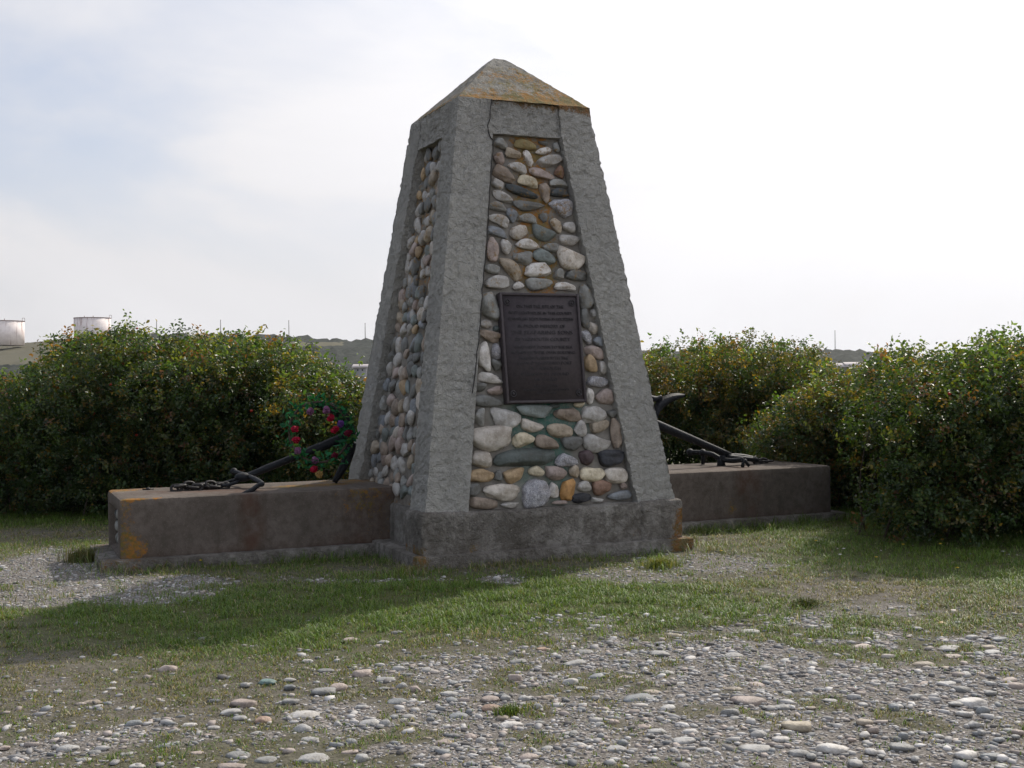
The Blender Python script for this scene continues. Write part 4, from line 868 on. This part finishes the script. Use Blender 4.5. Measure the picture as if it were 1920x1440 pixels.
# ------------------------------------------------------------------ stones lying on the ground
GP = {'L': (.36, .355, .34), 'G': (.235, .235, .225), 'W': (.50, .48, .45), 'P': (.38, .315, .275), 'T': (.33, .28, .22), 'B': (.25, .262, .265), 'K': (.055, .056, .06), 'R': (.34, .235, .175), 'O': (.42, .28, .12), 'Y': (.47, .41, .31), 'E': (.17, .25, .23)}
GND = [((0, 960), 2.4, [
 (755,693,85,40,'P','smooth pinkish stone alone on the turf left of the gravel'),(420,850,95,30,'T','flat brownish stone sunk in thin grass at the left of the gravel'),(265,805,50,25,'L'),(140,800,60,22,'L'),(500,790,45,18,'W'),(605,943,85,45,'B','rounded blue grey stone in the left part of the gravel'),(275,997,75,25,'W','pale flat stone near the bottom left of the gravel'),(785,980,55,45,'P'),
 (1095,848,130,50,'P','large flat pink stone left of centre in the gravel, above a rust brown one'),(1040,890,95,32,'L'),(1185,930,80,45,'R','rust brown rounded stone just below the large flat pink stone'),(1080,920,65,30,'L'),(1365,908,150,35,'W','long narrow whitish stone right of the rust brown stone'),(1360,970,90,65,'L','angular pale grey stone below the long narrow whitish stone'),(1395,1018,105,45,'L','grey stone slab lying below the angular pale grey stone'),(1455,795,115,45,'G','domed grey stone near the turf edge left of centre'),
 (1305,780,60,28,'B'),(1635,715,105,50,'P','domed pinkish grey stone on the turf edge left of the centre'),(1735,745,95,35,'L','flat pale stone just right of the domed pinkish grey one'),(1805,775,60,40,'L'),(1790,845,105,35,'B','blue grey creased stone below the flat pale stone on the turf edge'),(1665,940,110,50,'L','wedge shaped pale stone beside a small black stone'),(1730,948,60,45,'L'),(1520,950,50,40,'L'),(1575,950,60,25,'K','small black stone beside the wedge shaped pale stone'),(1580,570,85,20,'P'),(1730,578,75,25,'L'),(1385,665,50,22,'W'),
 (1575,1075,85,35,'P','pinkish oval stone in a pair near the bottom left of centre'),(1625,1100,75,45,'L','pale oval stone touching the pinkish oval stone of the pair'),(1405,1095,170,55,'L','large flat grey stone near the bottom edge left of centre'),(1075,1085,120,50,'G'),(1580,1030,55,40,'B'),(750,1045,80,25,'B'),(425,1075,65,28,'G'),(380,1108,75,28,'L'),(570,1085,60,25,'L'),(615,1138,85,25,'W'),(1040,1140,135,30,'P'),(1195,1105,110,40,'G'),(1205,755,90,30,'E','flat teal green stone on the turf edge left of centre'),(1305,750,60,15,'L'),(1465,710,85,18,'G'),(1795,700,70,40,'L'),(1870,790,60,35,'P'),(1310,845,80,20,'L'),(960,965,60,18,'L'),(1150,990,60,25,'L'),(885,1080,60,25,'P'),(20,1055,60,18,'P')]),
 ((700, 960), 3.0, [
 (960,765,90,35,'R','small orange pink flat stone at the turf edge below the plaque'),(1130,840,140,45,'L','broad pale oval stone right of the orange pink flat stone'),(1190,780,110,35,'G'),(800,925,95,60,'P','pointed pinkish stone standing out of the gravel in the centre'),(1110,945,95,55,'W','domed whitish stone right of the pointed pinkish stone'),(665,1090,135,60,'R','flat square pinkish tan slab in the centre foreground'),(480,1135,110,45,'B','dark blue grey barrel shaped stone left of the pinkish tan slab'),(775,1185,135,40,'W','long white oval stone below the pinkish tan slab'),
 (390,1290,125,60,'P','tilted tan stone near the bottom left of the centre foreground'),(1370,1325,125,55,'L','rounded grey stone near the bottom just right of centre'),(1605,1225,110,45,'L'),(1750,1275,135,45,'B','flat blue grey stone near the bottom right of centre'),(1690,685,95,30,'Y','cream oval stone at the turf edge right of centre'),(1610,785,120,40,'L','pale winged stone below the cream oval stone'),(1615,730,65,20,'L'),(1390,830,80,28,'L'),(1410,925,80,35,'P'),(1570,1005,110,35,'T'),(1490,1040,180,25,'B','long thin slate coloured stone right of centre'),(1650,895,95,30,'L'),(1715,960,100,30,'L'),(1510,1080,80,35,'W'),(985,1035,80,35,'T'),(655,1045,110,25,'P'),(850,1040,75,35,'L'),(745,1040,65,40,'L'),(925,1090,65,50,'L'),(430,1015,100,30,'L'),(1555,905,50,30,'K','small black stone beside a pale one right of centre'),(845,1430,90,40,'L'),(545,1255,75,45,'P'),(1270,1190,65,40,'L'),(1350,1175,70,40,'P'),(780,790,65,45,'G'),(60,985,70,25,'G'),(1170,985,80,25,'L'),(930,1175,75,30,'G'),(815,835,100,25,'G'),(1290,1300,70,30,'P'),(695,365,45,25,'W','white chips of stone in the turf in front of the plinth')]),
 ((1200, 960), 2.667, [
 (1105,662,130,45,'P','large pinkish domed stone right of centre near the upper edge of the gravel'),(465,707,110,40,'L','pale domed stone in the thin grass right of centre'),(690,565,80,30,'Y','cream stone at the turf edge below the right wall'),(550,592,105,28,'L'),(540,935,190,50,'P','largest loaf shaped pinkish grey stone in the right foreground'),(450,995,100,60,'G','round grey stone just below the loaf shaped stone'),(780,1055,150,65,'Y','large smooth cream stone in the grass patch of the right foreground'),(590,1100,90,50,'L','pale round stone left of the large smooth cream stone'),(960,1160,175,70,'W','large smooth white grey boulder near the bottom right'),(575,1170,170,50,'L','long grey stone slab left of the white grey boulder'),(325,1180,100,45,'L'),
 (1660,935,165,60,'W','bright white smooth stone at the far right of the gravel'),(1580,950,80,30,'L'),(1715,980,70,45,'B','bluish stone tucked against the bright white stone'),(1270,970,55,45,'B'),(1420,755,120,55,'T','angular tan grey slab with a sharp edge at the right'),(1550,675,130,30,'L','flat two toned slab at the right of the gravel'),(1570,715,100,35,'P'),(1760,695,85,35,'L'),(1660,620,70,35,'L'),(1800,630,95,28,'B'),(1590,547,55,25,'B'),(1510,550,45,20,'O','small orange pebble at the upper edge of the gravel on the right'),(1390,575,60,25,'L'),(1250,715,80,25,'L'),(1055,737,70,28,'B'),(1130,780,60,28,'B'),(790,607,55,22,'W'),(1080,600,90,28,'L'),(795,1190,115,45,'L'),(940,575,60,30,'G'),(950,935,80,30,'L'),(1255,855,65,25,'L'),(1420,850,65,20,'P'),(1755,850,65,30,'L'),(1750,1210,110,35,'B'),(1795,1130,65,30,'B'),(1385,915,80,40,'L'),(710,965,100,35,'L'),(830,935,80,25,'B'),(605,890,75,35,'L'),(470,880,110,28,'T'),(735,900,70,30,'L'),(85,1090,100,35,'L'),(220,1135,120,40,'L'),(1310,1165,130,35,'G'),(1315,1110,55,35,'B'),(1165,1080,60,35,'P'),(1900,565,30,25,'R')])]
KIND = {'L': 'small pale grey stone lying among many others in the gravel', 'G': 'small mid grey stone lying among many others in the gravel', 'W': 'small whitish stone lying among others in the gravel', 'P': 'small pinkish stone lying among grey ones in the gravel', 'T': 'small tan stone lying among grey ones in the gravel', 'B': 'small blue grey stone lying among paler ones in the gravel', 'K': 'small black stone lying in the gravel', 'R': 'small reddish brown stone lying in the gravel', 'Y': 'small cream stone lying in the gravel', 'O': 'small orange stone lying in the gravel', 'E': 'small greenish stone lying in the gravel'}
cnt = [0]; PLACED = []
def ground_stone(q, w, hgt, c, label, group, yaw, dep=None, sub=3):
    i = cnt[0]; cnt[0] += 1; r = random.Random(i+500)
    V, Fs = rock(sub, i+40, r.uniform(.12, .28), r.uniform(1.8, 3.0), r.choice((0, 1, 2, 4))); dp = dep or w*r.uniform(.6, .85)
    X, Y = V[:, 0]*w, V[:, 1]*dp; V2 = np.stack([X*math.cos(yaw)-Y*math.sin(yaw), X*math.sin(yaw)+Y*math.cos(yaw), V[:, 2]*hgt], 1)
    cc = np.array(GP[c])*r.uniform(.85, 1.12)*(1+.1*vn(V+i, 1.8, i))[:, None]
    o = part('beach_stone', V2+q, Fs, M_STONE, None, q, cc, True); tag(o, label, 'stone', group); PLACED.append((q[0], q[1], w)); return o
AZ = math.atan2(RGT[1], RGT[0])
for (ox, oy), sc, lst in GND:
    for it in lst:
        x, y, w, h, c = it[:5]; px, py = ox+x/sc, oy+(y+h*.25)/sc; q = on_z(px, py, 0.0); d = np.dot(q-CAM, FWD)
        wm = w/sc*d/F_PX/2; hm = max(wm*.28, h/sc*d/F_PX-wm*.48); q = q+np.array([0, 0, -hm*.22])
        ground_stone(q, wm, hm*1.0, c, it[5] if len(it) > 5 else KIND[c], 'beach stones in the gravel', AZ+random.Random(int(x*7+y)).uniform(-.35, .35))
r = random.Random(99); n_extra = 0; tries = 0
while n_extra < 110 and tries < 6000:
    tries += 1; px, py = r.uniform(0, 1920), 1150+290*r.random()**1.0; q = on_z(px, py, 0.)
    g = gravel_amount(np.array([q]))[0][0]
    if r.random() > g*(.35+.65*min(1, px/1100)): continue
    w = r.choice([.02, .026, .032, .04, .05]); d2 = min((q[0]-a)**2+(q[1]-b)**2-(c*.8+w)**2 for a, b, c in PLACED)
    if d2 < 0: continue
    ground_stone(q-np.array([0, 0, w*.1]), w, w*r.uniform(.28, .48), (c := r.choice('LLLLGGBBPPTW')), KIND[c], 'beach stones in the gravel', r.uniform(0, 6.3), None, 2); n_extra += 1

# gravel: far too many pebbles to count
def scatter(n, pxr, pyr):
    """uniform over the ground seen between these picture rows"""
    v0 = 1/(pyr[0]-700.)**2; v1 = 1/(pyr[1]-700.)**2
    u = rng.random(n)*(v0-v1)+v1; py = 700+1/np.sqrt(u); px = rng.uniform(pxr[0], pxr[1], n)
    z = -CAM[2]; dirs = FWD[None]+RGT[None]*((px-960)/F_PX)[:, None]-UPV[None]*((py-720)/F_PX)[:, None]
    return CAM+dirs*(z/dirs[:, 2])[:, None]
tmpl = [rock(1, s, .34, (1.6, 2.1, 3.2)[s % 3], 3) for s in range(12)]
P = np.vstack([scatter(118000, (-420, 2420), (1005, 1560)), scatter(60000, (-420, 2420), (1150, 1540))])
ga, px_, py_, _ = gravel_amount(P); nn = vn(P, 2.3, 71)*.25
keep = rng.random(len(P)) < np.clip(ga*1.15+nn*ga, 0, 1)**1.2*np.where(py_ > 1140, .62, 1.0)+.015; P = P[keep]; P[:, 2] = ground_z(P)
n = len(P); sz = np.exp(rng.normal(size=n)*.60)*.0062; sz = np.clip(sz, .0034, .026)*np.where(proj(P)[1] < 1140, .85, 1)
pal = np.array([(.40, .385, .365), (.27, .26, .25), (.52, .50, .475), (.36, .31, .275), (.22, .225, .225), (.12, .112, .105), (.43, .385, .34)])
pc_ = 1.02*pal[rng.choice(7, n, p=[.27, .2, .14, .14, .12, .07, .06])]*rng.uniform(.7, 1.15, (n, 1))
allV, allF, allC, off = [], [], [], 0
for k in range(12):
    ii = np.arange(k, n, 12); T, Fk = tmpl[k]; m = len(ii); yaw = rng.uniform(0, 6.28, m); cs, sn = np.cos(yaw), np.sin(yaw)
    sx = sz[ii]*rng.uniform(.9, 1.5, m); sy = sz[ii]*rng.uniform(.6, 1., m); szz = sz[ii]*rng.uniform(.28, .6, m)
    X = T[None, :, 0]*sx[:, None]; Y = T[None, :, 1]*sy[:, None]
    V = np.stack([X*cs[:, None]-Y*sn[:, None], X*sn[:, None]+Y*cs[:, None], T[None, :, 2]*szz[:, None]+szz[:, None]*.35], 2)+P[ii][:, None, :]
    allV.append(V.reshape(-1, 3)); allF.append((Fk[None]+(np.arange(m)*len(T))[:, None, None]).reshape(-1, 3)+off); allC.append(np.repeat(pc_[ii], len(T), 0)); off += m*len(T)
tag(part('gravel', np.vstack(allV), np.vstack(allF), M_GRAVEL, None, (0, 0, 0), np.vstack(allC), True), 'loose grey beach gravel covering the foreground and worn patches', 'gravel', kind='stuff')

# ------------------------------------------------------------------ grass
def blades(P, h, w, col, lean=.6):
    n = len(P); th = rng.uniform(0, 6.283, n); d = np.stack([np.cos(th), np.sin(th), 0*th], 1); s = np.stack([-np.sin(th), np.cos(th), 0*th], 1)
    l = rng.uniform(.15, 1.0, n)*lean; H = h[:, None]; Wd = w[:, None]; V = np.empty((n, 5, 3)); up = np.array([0, 0, 1.])
    mid = P+d*(H*.35*l[:, None])+up*H*.6; tip = P+d*(H*.95*l[:, None])+up*H*np.clip(1-.48*l, .12, 1)[:, None]
    V[:, 0] = P-s*Wd; V[:, 1] = P+s*Wd; V[:, 2] = mid-s*Wd*.75; V[:, 3] = mid+s*Wd*.75; V[:, 4] = tip
    b = (np.arange(n)*5)[:, None]; Fs = np.concatenate([b+np.array([0, 1, 3]), b+np.array([0, 3, 2]), b+np.array([2, 3, 4])])
    return V.reshape(-1, 3), Fs, np.repeat(col, 5, 0)
def inside(P, pad=0.0):
    x, y = P[:, 0], P[:, 1]
    return ((np.abs(x) < FT+pad) & (np.abs(y) < FT+pad)) | ((x > -3.67-pad) & (x < 4.07+pad) & (y > WY0-.1-pad) & (y < WY1+.1+pad))
P = np.vstack([scatter(500000, (-450, 2420), (935, 1500)), scatter(145000, (-450, 2420), (1090, 1500))])
P = P[~inside(P)]; ga, px_, py_, _ = gravel_amount(P)
pn = vn(P, 3.3, 91)*.4+vn(P, 9, 92)*.5+vn(P, 19, 93)*.4
dens = (1-ga)**1.3*np.clip(.62+.85*pn, .06, 1)+.16*np.clip(.35+1.5*pn, 0, 1)
keep = rng.random(len(P)) < dens; P = P[keep]; ga = ga[keep]; px_, py_ = px_[keep], py_[keep]; n = len(P)
g = green_amount(px_, py_, P)+rng.normal(size=n)*.16
near = inside(P, .13)*1.0; near2 = inside(P, .26)*1.0
h = (.022+.020*np.clip(g, 0, 1)+.012*np.clip(vn(P, 4, 14), 0, 1))*rng.uniform(.45, 1.7, n)*np.clip(.95+.55*pn[keep], .5, 1.5)*(1+.7*near+.5*near2)*(1-.35*sm(py_, 1170, 1260))
h *= 1+.9*ell(px_, py_, 160, 1045, 40, 25)+.8*ell(px_, py_, 1240, 1055, 36, 14)
gcol = np.array([(.075, .140, .018), (.098, .168, .024), (.13, .18, .035), (.055, .102, .018)]); dcol = np.array([(.19, .165, .09), (.15, .145, .06), (.26, .225, .14), (.11, .112, .05)])
isg = rng.random(n) < np.clip(g*1.05+.08, 0, .95); col = np.where(isg[:, None], gcol[rng.integers(0, 4, n)], dcol[rng.integers(0, 4, n)])*rng.uniform(.7, 1.25, (n, 1))
thatch = rng.random(n) < .06; col[thatch] = np.array([.34, .30, .21])*rng.uniform(.6, 1.1, (thatch.sum(), 1)); h[thatch] *= .6
P[:, 2] = ground_z(P)-.003
V, Fs, cc = blades(P, h*.95, rng.uniform(.0016, .0034, n), col, 1.75)
tag(part('grass', V, Fs, M_GRASS, None, (0, 0, 0), cc), 'short worn green and straw coloured grass around the monument', 'grass', kind='stuff')
def tuft(px, py, n, r0, h, cols, label):
    c = on_z(px, py, 0.); P = c+np.stack([rng.normal(size=n)*r0, rng.normal(size=n)*r0*.8, 0*np.zeros(n)], 1)
    V, Fs, cc = blades(P, rng.uniform(.5, 1.1, n)*h, rng.uniform(.0018, .0035, n), np.array(cols)[rng.integers(0, len(cols), n)]*rng.uniform(.8, 1.2, (n, 1)), .9)
    tag(part('grass_tuft', V, Fs, M_GRASS, None, c, cc), label, 'grass tuft')
tuft(1240, 1062, 460, .07, .10, [(.15, .17, .035), (.11, .15, .03), (.2, .19, .06)], 'yellow green tuft of grass on bare ground off the right corner of the plinth')
tuft(1512, 1136, 300, .045, .07, [(.05, .08, .02), (.07, .07, .03)], 'dark low weed clump at the upper edge of the gravel on the right')
tuft(160, 1052, 700, .085, .15, [(.06, .085, .02), (.09, .095, .03), (.14, .12, .05)], 'long grass clump against the free end of the left wall footing')
tuft(955, 1338, 260, .033, .05, [(.07, .12, .02), (.1, .12, .03)], 'small green tuft beside the flat pinkish tan slab')
tuft(1290, 995, 300, .08, .10, [(.10, .16, .025), (.13, .18, .03)], 'bright green grass tuft at the right corner of the plinth')

# ------------------------------------------------------------------ small wild flowers in the turf
M_YEL = mat_plain('yellow_petals', (.62, .42, .02), .6, 0, 50, .15, 0); M_WHT = mat_plain('white_petals', (.7, .68, .66), .6, 0, 50, .1, 0); M_PNK = mat_plain('clover_pink', (.45, .27, .33), .7, 0, 50, .3, 0)
M_GST = mat_plain('flower_stem', (.07, .11, .03), .7, 0, 50, .2, 0)
def flower(px, py, kind, label):
    g_ = on_z(px, py, 0.05); b_ = np.array([g_[0], g_[1], 0.]); root = thing('wildflower', b_, label, 'flower', 'wild flowers in the turf'); hd = b_+[0, 0, .055]
    MB().tube(np.array([b_, b_+[.004, 0, .03], hd]), .0018, 4).build('stem', M_GST, root); mb = MB()
    if kind == 'P':
        V, Fs = rock(2, 3, .2); mb.add(V*.016+hd, Fs)
    else:
        for k in range(12):
            a = k*2*math.pi/12; d = np.array([math.cos(a), math.sin(a), .25]); s = np.array([-math.sin(a), math.cos(a), 0]); t_ = .018
            mb.add([hd, hd+d*t_*.6+s*t_*.22, hd+d*t_, hd+d*t_*.6-s*t_*.22, hd+[0, 0, .004]], [[0, 1, 2], [0, 2, 3], [4, 2, 1], [4, 3, 2]])
        V, Fs = ico(1); mb.add(V*np.array([.007, .007, .006])+hd+[0, 0, .003], Fs)
    mb.build('bloom', {'Y': M_YEL, 'W': M_WHT, 'P': M_PNK}[kind], root)
for a in ((1352, 1034, 'Y', 'yellow dandelion on worn turf right of the plinth corner'), (1530, 1015, 'Y', 'yellow dandelion in the turf in front of the right wall'), (1643, 1046, 'Y', 'yellow dandelion in shaded turf below the pink clover'), (1693, 1022, 'Y', 'yellow flower head between the white daisies and the bush shadow'), (1745, 975, 'Y', 'yellow flower beside the pale pink clover at the bush edge'), (1795, 1066, 'Y', 'yellow flower in the bush shadow near the gravel on the right'), (1763, 1021, 'Y', 'yellow flower deep in the bush shadow at the right'), (1580, 963, 'Y', 'yellow flower at the far end of the right wall footing'), (156, 976, 'Y', 'lone yellow flower in front of the left bush'), (376, 1052, 'Y', 'yellow flower at the foot of the left wall'), (1287, 957, 'Y', 'yellow flower beside the plinth near the right wall'),
          (1575, 1041, 'W', 'lower of two white daisies in the turf on the right'), (1582, 1030, 'W', 'upper of two white daisies in the turf on the right'), (1360, 979, 'W', 'white daisy in front of the right wall'), (1704, 985, 'P', 'pink clover head in the turf by the right bush'), (1758, 978, 'P', 'pale pink clover head in bush shade, right of the other clover')):
    flower(*a)
# ------------------------------------------------------------------ the air
HAZE = 0.0001
if HAZE > 0:
    m = bpy.data.materials.new('thin_haze'); m.use_nodes = True; t = NT(m.node_tree); t.n.remove(t.n['Principled BSDF'])
    pv = t.add('ShaderNodeVolumePrincipled'); pv.inputs['Color'].default_value = C3(.92, .95, 1.0); pv.inputs['Density'].default_value = HAZE; pv.inputs['Anisotropy'].default_value = .2
    t.l.new(pv.outputs[0], t.n['Material Output'].inputs['Volume'])
    tag(MB().box((-4000, -700, -6), (4000, 4000, 40)).build('haze', m, None, (0, 0, 0)), None, kind='stuff')
